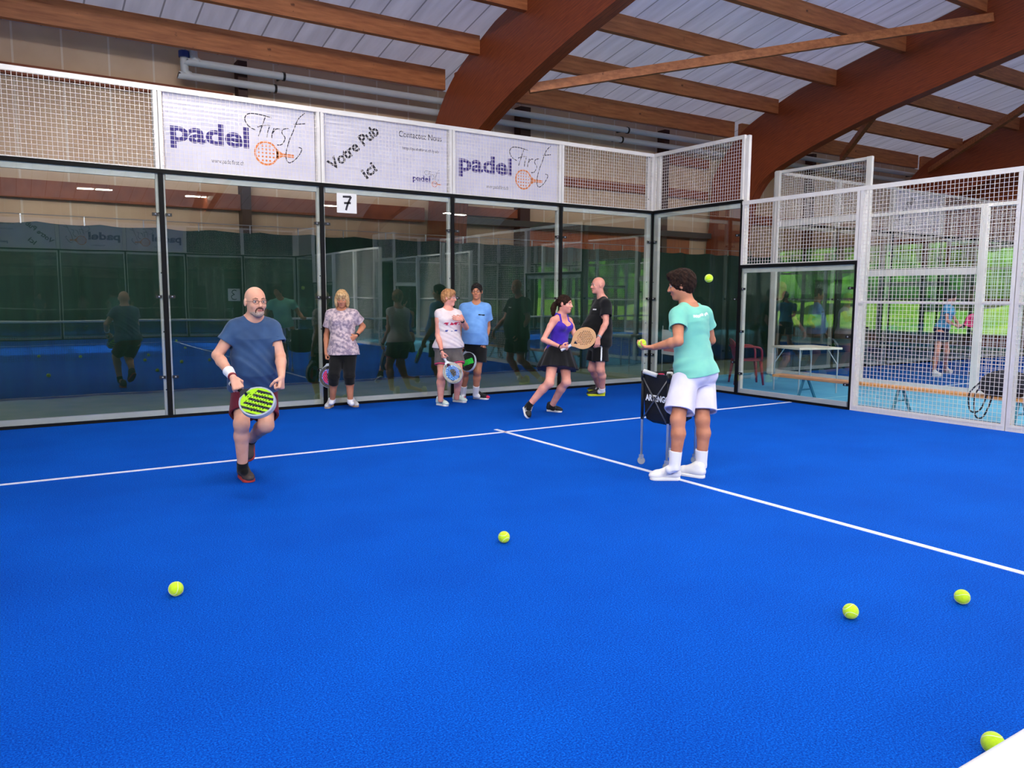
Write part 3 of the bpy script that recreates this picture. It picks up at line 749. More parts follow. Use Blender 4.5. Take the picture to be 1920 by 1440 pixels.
# ------------------------------------------------------------------ smooth bodies: distance fields turned into one continuous surface
def nrm(v): v = np.asarray(v, float); return v/(np.linalg.norm(v)+1e-12)
class Field:
    def __init__(s, h): s.h = h; s.ops = []
    def op(s, lo, hi, fn, k, sub=False): s.ops.append((np.array(lo, float), np.array(hi, float), fn, k, sub)); return s
    def cone(s, a, b, ra, rb, k=0.02, sub=False):
        a, b = np.array(a, float), np.array(b, float); d = b-a; L2 = d@d+1e-12
        def fn(p):
            q = p-a; t = np.clip((q@d)/L2, 0, 1); return np.linalg.norm(q-t[..., None]*d, axis=-1)-(ra+(rb-ra)*t)
        m = max(ra, rb); return s.op(np.minimum(a, b)-m, np.maximum(a, b)+m, fn, k, sub)
    def ell(s, c, r, R=None, k=0.02, sub=False):
        c, r = np.array(c, float), np.array(r, float); R = np.eye(3) if R is None else np.array(R, float)  # rows = axes
        def fn(p):
            q = ((p-c)@R.T)/r; n = np.linalg.norm(q, axis=-1); g = np.linalg.norm(q/r, axis=-1)+1e-9
            return n*(n-1)/g
        m = max(r); return s.op(c-m, c+m, fn, k, sub)
    def flatcone(s, a, b, ra, rb, k=0.01, flat=None, axis=None, wob=0.0, nw=7, ph=0.0, sub=False):
        """cut cone with flat ends; flat = squash along axis"""
        a, b = np.array(a, float), np.array(b, float); L = np.linalg.norm(b-a); d = (b-a)/L
        x = nrm(np.cross(d, axis if axis is not None else (0.3, 1, 0.2))); y = np.cross(d, x)
        def fn(p):
            q = p-a; t = q@d; u = q@x; v = q@y
            tt = np.clip(t/L, 0, 1); r = ra+(rb-ra)*tt
            if flat: v = v/flat
            rr = np.sqrt(u*u+v*v)
            if wob: r = r*(1+wob*tt*np.sin(nw*np.arctan2(v, u)+ph))
            return np.maximum(rr-r, np.maximum(-t, t-L))
        m = max(ra, rb)*(1+wob); return s.op(np.minimum(a, b)-m, np.maximum(a, b)+m, fn, k, sub)
    def loft(s, A, B, rA, rB, keys, k=0.02, t0=-0.2, t1=1.1, grow=0.0, fold=None, power=2.0, flare=None):
        """elliptic loft along A->B; keys (t, halfwidth, halfdepth, frontshift); rA/rB = 'right' vectors"""
        A, B = np.array(A, float), np.array(B, float); L = np.linalg.norm(B-A); d = (B-A)/L
        rA, rB = nrm(rA-(np.dot(rA, d))*d), nrm(rB-(np.dot(rB, d))*d); fA, fB = np.cross(rA, d)*-1, np.cross(rB, d)*-1
        K = np.array(keys, float)
        def fn(p):
            q = p-A; t = (q@d)/L; tt = np.clip(t, K[0, 0], K[-1, 0]); s01 = np.clip(t, 0, 1)[..., None]
            R = rA*(1-s01)+rB*s01; F = fA*(1-s01)+fB*s01
            R = R/np.linalg.norm(R, axis=-1, keepdims=True); F = F/np.linalg.norm(F, axis=-1, keepdims=True)
            W = np.interp(tt, K[:, 0], K[:, 1])+grow; D = np.interp(tt, K[:, 0], K[:, 2])+grow
            sh = np.interp(tt, K[:, 0], K[:, 3])
            u = np.sum(q*R, axis=-1); w = np.sum(q*F, axis=-1)-sh
            rad = np.sqrt(u*u+w*w)+1e-9
            n = (np.abs(u/W)**power+np.abs(w/D)**power)**(1/power)+1e-9
            dd = (n-1)*rad/n
            if fold is not None: dd = dd+fold(p, t)
            return np.maximum(dd, np.maximum((t0-t)*L, (t-t1)*L))
        m = K[:, 1:3].max()+abs(K[:, 3]).max()+grow+0.02
        lo = np.minimum(A+d*L*t0, A+d*L*t1)-m; hi = np.maximum(A+d*L*t0, A+d*L*t1)+m
        return s.op(lo, hi, fn, k)
    def plane(s, p0, n, lo, hi):
        """cut away everything on the +n side inside the box"""
        p0, n = np.array(p0, float), nrm(n)
        return s.op(lo, hi, lambda p: -((p-p0)@n), 0.0, True)
    def mesh(s):
        h = s.h; adds = [o for o in s.ops if not o[4]]
        lo = np.min([o[0] for o in adds], axis=0)-3*h-0.01; hi = np.max([o[1] for o in adds], axis=0)+3*h+0.01
        n = np.ceil((hi-lo)/h).astype(int)+1
        F = np.full(n, 0.08, np.float32)
        for a, b, fn, k, sub in s.ops:
            i0 = np.clip(np.floor((a-k-4*h-lo)/h).astype(int), 0, n); i1 = np.clip(np.ceil((b+k+4*h-lo)/h).astype(int)+1, 0, n)
            if (i1 <= i0).any(): continue
            g = np.stack(np.meshgrid(*[lo[j]+h*np.arange(i0[j], i1[j]) for j in range(3)], indexing='ij'), axis=-1)
            d = fn(g).astype(np.float32); sl = tuple(slice(i0[j], i1[j]) for j in range(3)); W = F[sl]
            if sub: W = -W
            if k > 0:
                hh = np.clip(0.5+0.5*(W-d)/k, 0, 1)
                if sub: d2 = -d; hh = np.clip(0.5+0.5*(W-d)/k, 0, 1)
                R = W*(1-hh)+d*hh-k*hh*(1-hh)
            else: R = np.minimum(W, d)
            F[sl] = -R if sub else R
        return surface_nets(F, lo, h)

def surface_nets(F, lo, h):
    S = F < 0
    c = np.zeros(tuple(np.array(F.shape)-1), np.uint8)
    for i in (0, 1):
        for j in (0, 1):
            for k in (0, 1): c += S[i:F.shape[0]-1+i, j:F.shape[1]-1+j, k:F.shape[2]-1+k]
    act = (c > 0) & (c < 8); idx = np.argwhere(act); N = len(idx)
    im = np.full(act.shape, -1, np.int32); im[act] = np.arange(N)
    acc = np.zeros((N, 3)); cnt = np.zeros(N)
    cor = {}
    for i in (0, 1):
        for j in (0, 1):
            for k in (0, 1): cor[(i, j, k)] = F[idx[:, 0]+i, idx[:, 1]+j, idx[:, 2]+k]
    for a in cor:
        for ax in range(3):
            if a[ax] == 0:
                b = list(a); b[ax] = 1; b = tuple(b); fa, fb = cor[a], cor[b]
                m = (fa < 0) != (fb < 0); t = np.where(m, fa/(fa-fb+1e-20), 0)
                p = np.tile(np.array(a, float), (N, 1)); p[:, ax] += t
                acc[m] += p[m]; cnt[m] += 1
    v = lo+h*(idx+acc/cnt[:, None])
    quads = []
    for ax in range(3):
        sl0 = [slice(1, -1)]*3; sl1 = [slice(1, -1)]*3; sl0[ax] = slice(0, -1); sl1[ax] = slice(1, None)
        # edges from grid point p to p+ax, with both other coordinates interior
        A = S[tuple(sl0)]; B = S[tuple(sl1)]
        e = np.argwhere(A != B); 
        if len(e) == 0: continue
        inside = A[tuple(e.T)]
        g = e.copy(); 
        for q in range(3):
            if q != ax: g[:, q] += 1
        b1, b2 = [(1, 2), (2, 0), (0, 1)][ax]
        def cell(d1, d2):
            z = g.copy(); z[:, b1] += d1; z[:, b2] += d2; return im[z[:, 0], z[:, 1], z[:, 2]]
        q4 = np.stack([cell(-1, -1), cell(0, -1), cell(0, 0), cell(-1, 0)], axis=1)
        q4[~inside] = q4[~inside][:, ::-1]
        quads.append(q4)
    Q = np.concatenate(quads); Q = Q[(Q >= 0).all(axis=1)]
    return v, Q

def field_obj(name, F, mats, parent, pick=None, local=False):
    v, q = F.mesh()
    mi = None
    if name == 'hair':
        ce = v.mean(axis=0); d = v-ce; r = np.linalg.norm(d, axis=1, keepdims=True)+1e-9
        n = np.sin(v[:, 0]*170+3*np.sin(v[:, 2]*60))*np.sin(v[:, 1]*150+2*np.sin(v[:, 2]*80))+0.6*np.sin(v[:, 2]*140+v[:, 0]*90)
        v = v+d/r*0.0028*n[:, None]
    if pick is not None: mi = pick(v[q].mean(axis=1))
    o = link_mesh(name, v, q, mats, parent, smooth=True, mi=mi, local=local)
    if name != 'body' and name != 'hair': o.data.set_sharp_from_angle(angle=math.radians(50))
    return o

def W(px, py, depth):
    """point of the place at a given distance in front of the standpoint"""
    return CP+depth*(CF+(px-960)/FPX*CR-(py-720)/FPX*CU)
def cdir(r, u, c): return nrm(r*CR+u*np.array([0, 0, 1.0])-c*nrm([CF[0], CF[1], 0]))   # right, up, towards the photographer

# ---------------- materials of the people
mat('skin_fair', (232, 176, 150), 0.5, rgb2=(220, 158, 132), scale=9, spec=0.35)
mat('skin_tan', (206, 138, 104), 0.5, rgb2=(190, 122, 90), scale=9, spec=0.35)
mat('skin_pink', (236, 166, 146), 0.5, rgb2=(222, 146, 126), scale=9, spec=0.35)
mat('lip', (176, 92, 84), 0.5)
mat('eye_white', (196, 186, 180), 0.5); mat('iris', (50, 36, 28), 0.3)
mat('hair_dark', (26, 16, 12), 0.8, spec=0.15, rgb2=(50, 31, 22), scale=60, stretch=(1, 1, 0.2), bump=0.5, bscale=90)
mat('hair_black', (24, 20, 20), 0.8, spec=0.15, rgb2=(48, 42, 40), scale=60, bump=0.5, bscale=90)
mat('hair_blond', (222, 184, 132), 0.6, rgb2=(176, 132, 84), scale=45, stretch=(1, 1, 0.15), bump=0.5, bscale=90)
mat('hair_strawberry', (200, 146, 92), 0.6, rgb2=(146, 92, 54), scale=40, stretch=(1, 1, 0.4), bump=0.5, bscale=90)
mat('beard_grey', (150, 122, 108), 0.8, rgb2=(196, 170, 156), scale=120)
mat('beard_brown', (96, 58, 44), 0.8)
mat('brow', (90, 62, 46), 0.8)

def seg(F, pts, rs, k=0.015):
    for i in range(len(pts)-1): F.cone(pts[i], pts[i+1], rs[i], rs[i+1], k if i == 0 else 0.012)

TORSO_M = [(-0.22, 0.10, 0.09, 0), (-0.08, 0.165, 0.118, -0.01), (0.05, 0.168, 0.12, -0.005), (0.25, 0.152, 0.112, 0.0), (0.45, 0.152, 0.112, 0.0), (0.62, 0.163, 0.118, 0.0), (0.78, 0.175, 0.115, -0.005), (0.9, 0.155, 0.09, -0.015), (1.0, 0.085, 0.065, -0.015), (1.08, 0.06, 0.058, -0.01)]
TORSO_F = [(-0.22, 0.10, 0.09, 0), (-0.08, 0.172, 0.118, -0.015), (0.05, 0.168, 0.115, -0.01), (0.28, 0.130, 0.098, 0.0), (0.42, 0.125, 0.095, 0.0), (0.6, 0.142, 0.103, 0.0), (0.76, 0.150, 0.105, 0.0), (0.9, 0.130, 0.08, -0.01), (1.0, 0.07, 0.055, -0.01), (1.08, 0.052, 0.05, -0.01)]

def hand(F, w, d, n, side, s=1.0, curl=(28, 32, 22), spread=0.1, thumb=0.5, h=0.004):
    """w wrist, d direction of the hand, n palm normal, side = towards the thumb"""
    d = nrm(d); n = nrm(n-np.dot(n, d)*d); side = nrm(side-np.dot(side, d)*d-np.dot(side, n)*n)
    k0 = []
    for i in range(4):
        off = (1.5-i)*0.0205*s
        base = w+d*0.02*s+side*off*0.5; kn = w+d*(0.092-0.004*abs(i-1))*s+side*off
        F.cone(base, kn, 0.0145*s, 0.0125*s, 0.012); k0.append(kn)
    for i, kn in enumerate(k0):
        L = (0.072, 0.080, 0.075, 0.060)[i]*s; a = 0.0; p = kn; fd = nrm(d+side*(1.5-i)*spread*0.3)
        for j, fr in enumerate((0.46, 0.30, 0.24)):
            a += math.radians(curl[j]); q = p+(fd*math.cos(a)+n*math.sin(a))*L*fr
            r0 = (0.0098, 0.0090, 0.0082)[j]*s; F.cone(p, q, r0, r0*0.93, 0.003); p = q
    tb = w+d*0.022*s+side*0.026*s+n*0.004*s
    d1 = nrm(d*0.62+side*0.75+n*(0.25+0.5*thumb)); p1 = tb+d1*0.042*s
    d2 = nrm(d*0.8+side*(0.45-0.8*thumb)+n*(0.3+0.8*thumb)); p2 = p1+d2*0.034*s
    d3 = nrm(d*0.8+side*(0.25-1.0*thumb)+n*(0.3+0.8*thumb)); p3 = p2+d3*0.026*s
    F.cone(tb, p1, 0.0150*s, 0.0115*s, 0.012); F.cone(p1, p2, 0.0108*s, 0.0098*s, 0.004); F.cone(p2, p3, 0.0098*s, 0.0085*s, 0.003)

def head_frame(face, up, roll=0.0):
    f = nrm(face); u = nrm(np.array(up, float)-np.dot(up, f)*f); r = np.cross(f, u); return r, u, f   # right of the person, up, forward

def shoe(P, ankle, heelpt, toe, up, mats, s=1.0, name='shoe', stripe=None):
    """heelpt/toe on the sole line"""
    h = 0.004; heelpt, toe = np.array(heelpt, float), np.array(toe, float); d = nrm(toe-heelpt); L = np.linalg.norm(toe-heelpt)
    up = nrm(np.array(up, float)-np.dot(up, d)*d); sd = np.cross(d, up)
    F = Field(h)
    z = lambda t, hh, w=0: heelpt+d*L*t+up*hh+sd*w
    F.cone(z(0.13, 0.055), z(0.30, 0.060), 0.036*s, 0.040*s, 0.02)
    F.cone(z(0.30, 0.060), z(0.68, 0.042), 0.041*s, 0.042*s, 0.03)
    F.ell(z(0.80, 0.036), (0.20*L, 0.043*s, 0.032*s), (d, sd, up), 0.03)
    F.cone(z(0.17, 0.055), z(0.17, 0.095), 0.041*s, 0.040*s, 0.02)
    F.cone(z(0.50, 0.060), z(0.26, 0.100), 0.034*s, 0.038*s, 0.02)
    F.cone(z(0.62, 0.062), z(0.30, 0.112), 0.012*s, 0.014*s, 0.008)
    lo, hi = heelpt-0.45, heelpt+0.45
    F.plane(z(0, 0.022), -up, lo, hi)
    o = field_obj(name, F, mats[0] if not isinstance(mats[0], (list, tuple)) else list(mats[0]), P, pick=stripe(heelpt, d, sd, up, L) if stripe else None)
    G = Field(h)
    A, B = z(0.15, 0.013), z(0.76, 0.013)
    def sole(p):
        q = p-A; D = B-A; t = np.clip((q@D)/(D@D), 0, 1); e = q-t[..., None]*D; hh = e@up; e2 = e-hh[..., None]*up
        return np.maximum(np.linalg.norm(e2, axis=-1)-(0.038+0.012*t)*s, np.abs(hh)-0.013)
    G.op(np.minimum(A, B)-0.06, np.maximum(A, B)+0.06, sole, 0.0)
    field_obj('sole', G, mats[1], o)
    return o

def limb_frames(J): pass
class Person:
    """joints J (world): head, face, up, neck, pelvis, sh/el/wr/hand, hip/kn/an/heel/toe for 'l' and 'r' of the person"""
    def __init__(s, label, J, sex='m', s_=1.0, skin='skin_fair', build=1.0, belly=0.0, h=0.006, group=None, base=None):
        s.J = {k: np.array(v, float) for k, v in J.items()}; s.s = s_; s.sex = sex; s.b = build; s.belly = belly; s.h = h; s.skin = skin
        J = s.J
        if base is None: base = (J['toe_l']+J['toe_r']+J['heel_l']+J['heel_r'])/4; base = (base[0], base[1], 0.0)
        s.P = thing('person', label, 'person', tuple(base))
        keys = TORSO_M if sex == 'm' else TORSO_F
        s.keys = [(t, w*s_*build, d*s_*build*(1+belly*1.1*math.exp(-((t-0.28)/0.24)**2)), f*s_+belly*0.07*math.exp(-((t-0.28)/0.24)**2)) for t, w, d, f in keys]
        s.rh = nrm(J['hip_l']-J['hip_r'])*-1; s.rs = nrm(J['sh_l']-J['sh_r'])*-1     # towards the person's right
        s.up = nrm(J['neck']-J['pelvis'])
        s.fw = nrm(np.cross(s.up, (s.rh+s.rs)/2)); s.R, s.U, s.Fw = head_frame(J['face'], J['up'])
    def fwd(s): return s.fw
    def body(s, hands, ears=True):
        J, k, b = s.J, s.s, s.b; F = Field(s.h)
        F.loft(J['pelvis'], J['neck'], s.rh, s.rs, s.keys, 0.02, -0.22, 1.06)
        m = 1.0 if s.sex == 'm' else 0.86
        for q in 'lr':
            sh, el, wr = J['sh_'+q], J['el_'+q], J['wr_'+q]
            F.cone(J['neck']+s.up*0.012, sh+s.up*0.002, 0.048*k*m, 0.043*k*m*b, 0.04)
            F.cone(sh, sh+(el-sh)*0.3, 0.051*k*m*b, 0.048*k*m*b, 0.035); F.cone(sh+(el-sh)*0.3, el, 0.049*k*m*b, 0.037*k*m*b, 0.02)
            F.cone(el, el+(wr-el)*0.28, 0.038*k*m*b, 0.041*k*m*b, 0.015); F.cone(el+(wr-el)*0.28, wr, 0.041*k*m*b, 0.0255*k*m, 0.012)
            hp, kn, an = J['hip_'+q], J['kn_'+q], J['an_'+q]
            F.cone(hp, kn, 0.086*k*b, 0.056*k, 0.025); 
            back = -s.fw
            calf = kn+(an-kn)*0.3; bk = nrm(back-np.dot(back, nrm(an-kn))*nrm(an-kn))*0.014*k
            F.ell(kn, (0.056*k, 0.056*k, 0.062*k), None, 0.02)
            F.cone(kn, calf+bk, 0.052*k, 0.057*k*(0.5+0.5*b), 0.03); F.cone(calf+bk, an, 0.056*k*(0.5+0.5*b), 0.037*k, 0.02)
            d = nrm(J['toe_'+q]-J['heel_'+q]); up_ = J.get('fup_'+q, np.array([0, 0, 1.0])); F.cone(an, J['heel_'+q]+d*0.085*k+up_*0.055, 0.034*k, 0.026*k, 0.02)
        for sd in (-1, 1):
            F.ell(J['pelvis']+s.rh*sd*0.075*k-s.fw*0.055*k-s.up*0.03*k, (0.088*k*b,)*3, None, 0.04)
            if s.sex == 'f': F.ell(J['pelvis']+(J['neck']-J['pelvis'])*0.72+s.rs*sd*0.070*k+s.fw*0.085*k, (0.058*k,)*3, None, 0.03)
        R, U, Fw = s.R, s.U, s.Fw; H = J['head']; c = lambda r, u, f: H+(R*r+U*u+Fw*f)*k; ax = (R, U, Fw)
        F.cone(J['neck']-s.up*0.02, c(0, -0.055, -0.018), 0.058*k*m*(0.6+0.4*b), 0.054*k*m*(0.6+0.4*b), 0.03)
        F.ell(c(0, 0.028, -0.012), (0.076*k, 0.088*k, 0.096*k), ax, 0.02)
        F.ell(c(0, -0.040, 0.022), (0.060*k, 0.078*k, 0.070*k), ax, 0.03)
        F.ell(c(0, -0.096, 0.066), (0.026*k, 0.020*k, 0.022*k), ax, 0.025)
        for sd in (-1, 1):
            F.ell(c(sd*0.032, 0.004, 0.093), (0.015*k, 0.009*k, 0.0105*k), ax, 0.010, True)
            F.ell(c(sd*0.030, 0.022, 0.080), (0.022*k, 0.007*k, 0.010*k), ax, 0.012)
            F.ell(c(sd*0.040, -0.030, 0.062), (0.020*k, 0.018*k, 0.020*k), ax, 0.02)
            if ears: F.ell(c(sd*0.079, -0.004, -0.008), (0.009*k, 0.032*k, 0.019*k), ax, 0.006)
        F.cone(c(0, 0.008, 0.086), c(0, -0.028, 0.106), 0.009*k, 0.0125*k, 0.008)
        for sd in (-1, 1): F.ell(c(sd*0.012, -0.032, 0.094), (0.009*k, 0.008*k, 0.010*k), ax, 0.005)
        F.ell(c(0, -0.058, 0.084), (0.022*k, 0.006*k, 0.012*k), ax, 0.006); F.ell(c(0, -0.068, 0.082), (0.019*k, 0.007*k, 0.012*k), ax, 0.006)
        for q, hd in hands.items():
            hand(F, J['wr_'+q], hd['d'], hd['n'], hd['side'], k*(1.0 if s.sex == 'm' else 0.92), hd.get('curl', (28, 32, 22)), thumb=hd.get('thumb', 0.4))
        s.bodyobj = field_obj('body', F, s.skin, s.P)
        for sd in (-1, 1):
            m_ = MB(); m_.sphere(c(sd*0.032, 0.004, 0.0742), 0.0112*k, 12, 8); q = c(sd*0.032, 0.003, 0.0742)+Fw*0.0085*k; m_.sphere(q, 0.0058*k, 8, 6, mi=1)
            m_.build('eye', ['eye_white', 'iris'], s.P, smooth=True)
        m_ = MB(); m_.sphere((0, 0, 0), 1, 12, 8)
        A = np.array(m_.v); p = c(0, -0.063, 0.0925); v = p+np.outer(A[:, 0]*0.021*k, R)+np.outer(A[:, 1]*0.0065*k, U)+np.outer(A[:, 2]*0.006*k, Fw)
        link_mesh('lips', v, m_.f, 'lip', s.P, smooth=True)
        return s
    def brows(s, m='brow'):
        c = s.hc
        for sd in (-1, 1):
            mb = MB(); mb.tube([c(sd*0.014, 0.026, 0.0905), c(sd*0.032, 0.031, 0.088), c(sd*0.050, 0.025, 0.078)], [0.003*s.s, 0.004*s.s, 0.002*s.s], 6); mb.build('eyebrow', m, s.P, smooth=True)
    def hc(s, r, u, f): return s.J['head']+(s.R*r+s.U*u+s.Fw*f)*s.s
    def fold(s, amp, freq=38.0, dirv=(0.5, 0.2, 1), seed=0.0):
        dv = nrm(dirv)
        def f(p, t):
            a = p@dv*freq+2.2*np.sin(p[..., 0]*9+p[..., 2]*7+seed)+1.5*np.sin(p[..., 1]*11-p[..., 2]*5)
            return amp*(np.sin(a)*0.6+0.4*np.sin(a*1.9+p[..., 2]*14))*np.clip(1.25-t, 0.15, 1)
        return f
    def shirt(s, m, name='t_shirt', hem=0.02, sleeve=0.55, grow=0.020, sl_r=0.062, top=0.985, flare=0.015, amp=0.006, dirv=(0.5, 0.2, 1), pick=None, neck=0.062, h=0.006, sleeveless=False, drop=0.0):
        J, k, b = s.J, s.s, s.b; F = Field(h)
        keys = [(t, w+grow+flare*max(0, 0.5-t)*2, d+grow+flare*max(0, 0.5-t)*2, f) for t, w, d, f in s.keys if t <= 1.01]
        F.loft(J['pelvis'], J['neck'], s.rh, s.rs, keys, 0.02, hem, top, fold=s.fold(amp, dirv=dirv))
        if s.sex == 'f':
            for sd in (-1, 1): F.ell(J['pelvis']+(J['neck']-J['pelvis'])*0.72+s.rs*sd*0.070*k+s.fw*0.085*k, ((0.058+grow*0.7)*k,)*3, None, 0.04)
        for sd in (-1, 1):
            F.ell(J['pelvis']+s.rh*sd*0.075*k-s.fw*0.055*k-s.up*0.03*k, ((0.088*b+grow)*k,)*3, None, 0.04)
        F.plane(J['pelvis']+(J['neck']-J['pelvis'])*hem, -s.up, J['pelvis']-0.5, J['pelvis']+0.5)
        m_ = 1.0 if s.sex == 'm' else 0.88
        for q in 'lr':
            sh, el = J['sh_'+q], J['el_'+q]
            F.cone(J['neck']+(sh-J['neck'])*0.30+s.up*0.008, sh+s.up*0.006, (0.047+grow*0.6)*k*m_, (0.043+grow*0.6)*k*m_*b, 0.04)
            if not sleeveless:
                F.cone(sh, sh+(el-sh)*0.12, 0.053*k*m_*b+grow*0.5, 0.054*k*m_*b+grow*0.5, 0.05)
                F.flatcone(sh, sh+(el-sh)*sleeve, 0.053*k*m_*b+grow*0.4, sl_r*k*m_*b+grow*0.5, 0.02, wob=0.05, nw=3, ph=1.0); hm = sh+(el-sh)*sleeve; dd_ = nrm(el-sh); F.flatcone(hm-dd_*0.025, hm+dd_*0.03, (sl_r*k*m_*b+grow*0.5)*0.86, (sl_r*k*m_*b+grow*0.5)*0.86, 0.0, sub=True)
            else: F.cone(sh, sh+(el-sh)*0.08, 0.052*k*m_*b+grow*0.3, 0.050*k*m_*b+grow*0.3, 0.02)
        nk = J['neck']+s.fw*0.018*k+s.up*(0.035-drop)*k
        F.ell(nk, (neck*k, neck*k, neck*k*0.9), None, 0.008, True)
        return field_obj(name, F, m, s.P, pick=pick)
    def shorts(s, m, name='shorts', waist=0.20, length=0.55, grow=0.016, r0=0.100, r1=0.108, k0=0.03, pick=None, amp=0.004, h=0.006, calf=0.0):
        J, k, b = s.J, s.s, s.b; F = Field(h)
        keys = [(t, w+grow, d+grow, f) for t, w, d, f in s.keys]
        F.loft(J['pelvis'], J['neck'], s.rh, s.rs, keys, 0.02, -0.23, waist, fold=s.fold(amp, 30))
        for sd in (-1, 1): F.ell(J['pelvis']+s.rh*sd*0.075*k-s.fw*0.055*k-s.up*0.03*k, (0.088*k*b+grow,)*3, None, 0.04)
        for q in 'lr':
            hp, kn = J['hip_'+q], J['kn_'+q]
            F.flatcone(hp, hp+(kn-hp)*length, r0*k*b, r1*k*b, k0, wob=0.05, nw=4, ph=1.0 if q == 'l' else 2.5)
            if not calf: hm = hp+(kn-hp)*length; dd_ = nrm(kn-hp); F.flatcone(hm-dd_*0.03, hm+dd_*0.04, r1*k*b*0.86, r1*k*b*0.86, 0.0, sub=True)
            if calf: F.cone(kn-(kn-hp)*0.05, kn, (r1+0.002)*k*b, r1*k*b, 0.02); F.flatcone(kn, kn+(J['an_'+q]-kn)*calf, r1*k*b, (r1-0.004)*k*b, 0.03)
        return field_obj(name, F, m, s.P, pick=pick)
    def sock(s, q, m, h0=0.10, r=0.043, name='sock', up_=None):
        J, k = s.J, s.s; an, kn = J['an_'+q], J['kn_'+q]; d = nrm(kn-an); F = Field(0.005)
        F.flatcone(an-d*0.03, an+d*h0, r*k*0.98, (r+h0*0.06)*k, 0.01); t = nrm(J['toe_'+q]-J['heel_'+q]); F.cone(an-d*0.01, an+t*0.04-d*0.03, r*0.95*k, 0.036*k, 0.015)
        return field_obj(name, F, m, s.P)
    def shoes(s, mats, sc=1.0, stripe=None):
        for q in 'lr': shoe(s.P, s.J['an_'+q], s.J['heel_'+q], s.J['toe_'+q], s.J.get('fup_'+q, np.array([0, 0, 1.0])), mats, s.s*sc, stripe=stripe)
    def band(s, q, t, w, m, name='wristband', r=0.034, a=None, b_=None):
        J = s.J; a = J['wr_'+q] if a is None else a; b = J['el_'+q]; d = nrm(b-a)
        F = Field(0.004); F.flatcone(a+d*t, a+d*(t+w), r*s.s, (r+w*0.12)*s.s, 0.0); return field_obj(name, F, m, s.P)
    def hair_cap(s, m, fr=0.020, grow=0.012, extra=None, name='hair', cut_face=True, low=-0.03):
        k = s.s; F = Field(0.005); c = s.hc; ax = (s.R, s.U, s.Fw)
        F.ell(c(0, 0.030, -0.016), ((0.076+grow)*k, (0.088+grow)*k, (0.097+grow)*k), ax, 0.02)
        if extra: extra(F, c, ax, k)
        if cut_face:
            F.ell(c(0, -0.035, 0.100), (0.068*k, 0.088*k, 0.075*k), ax, 0.015, True)
        if low is not None:
            F.plane(c(0, low, 0), -s.U+s.Fw*0.25, s.J['head']-0.4, s.J['head']+0.4)
        return field_obj(name, F, m, s.P)
    def glasses(s, m='black_metal'):
        c = s.hc; k = s.s; mb = MB()
        for sd in (-1, 1):
            pts = [c(sd*0.033+0.023*math.cos(a), 0.003+0.0145*math.sin(a), 0.103-0.25*abs(0.023*math.cos(a)*sd+0.01)) for a in np.linspace(0, 2*math.pi, 14, endpoint=False)]
            mb.tube(pts, 0.0016*k, 6, closed=True)
            mb.tube([c(sd*0.056, 0.006, 0.092), c(sd*0.076, 0.006, 0.06), c(sd*0.082, 0.006, -0.005)], 0.0016*k, 6)
        mb.tube([c(-0.010, 0.006, 0.102), c(0, 0.009, 0.106), c(0.010, 0.006, 0.102)], 0.0016*k, 6)
        return mb.build('glasses', m, s.P)

# ---------------- padel rackets
RK = {}
def racket_mesh():
    F = Field(0.0032)
    def shape(p):
        x, y, z = p[..., 0], p[..., 1], p[..., 2]
        r = np.sqrt((x/0.130)**2+((y-0.235)/0.150)**2)+1e-9; d = (r-1)*np.sqrt(x*x+(y-0.235)**2)/r
        wv = 0.022+np.clip((y-0.06)/0.10, 0, 1.0)*0.075
        t = np.maximum(np.abs(x)-wv, np.maximum(0.055-y, y-0.17))
        hh = np.clip(0.5+0.5*(t-d)/0.02, 0, 1); d = t*(1-hh)+d*hh-0.02*hh*(1-hh)
        tri = np.maximum(np.abs(x)-np.clip((y-0.085)*0.62, 0, 1), np.maximum(0.092-y, y-0.128)); d = np.maximum(d, -tri)
        for i in range(-4, 5):
            for j in range(-5, 6):
                cx, cy = i*0.0235+(0.01175 if j % 2 else 0), 0.245+j*0.0205
                if (cx/0.092)**2+((cy-0.24)/0.105)**2 > 1: continue
                m = (np.abs(x-cx) < 0.012) & (np.abs(y-cy) < 0.012)
                d = np.where(m, np.maximum(d, 0.0068-np.sqrt((x-cx)**2+(y-cy)**2)), d)
        return np.maximum(d, np.abs(z)-0.0185)
    F.op((-0.14, 0.05, -0.02), (0.14, 0.39, 0.02), shape, 0.0)
    return F.mesh()
def racket(name_label, O, axis, normal, scheme, grip='black_rubber'):
    if 'm' not in RK: RK['m'] = racket_mesh()
    v, q = RK['m']
    t = thing('padel_racket', name_label, 'padel racket', (0, 0, 0), 'padel rackets held by the players')
    Y = nrm(axis); Z = nrm(np.array(normal)-np.dot(normal, Y)*Y); X = np.cross(Y, Z)
    mats, fn = scheme
    f = link_mesh('face', v, q, mats, t, smooth=True, mi=fn(v[q].mean(axis=1)), local=True)
    m = MB(); m.tube([(0, -0.075, 0), (0, -0.07, 0), (0, 0.0, 0), (0, 0.062, 0)], [0.015, 0.0175, 0.0165, 0.0165], 12); h = m.build('handle', grip, t, smooth=True, local=True)
    m = MB(); m.tube([(0, -0.088, 0), (0, -0.074, 0)], [0.018, 0.019], 12); m.build('end_cap', 'white_steel', t, local=True)
    MM = Matrix.Identity(4)
    for i in range(3): MM[i][0], MM[i][1], MM[i][2], MM[i][3] = X[i], Y[i], Z[i], O[i]
    t.matrix_world = MM
    return t
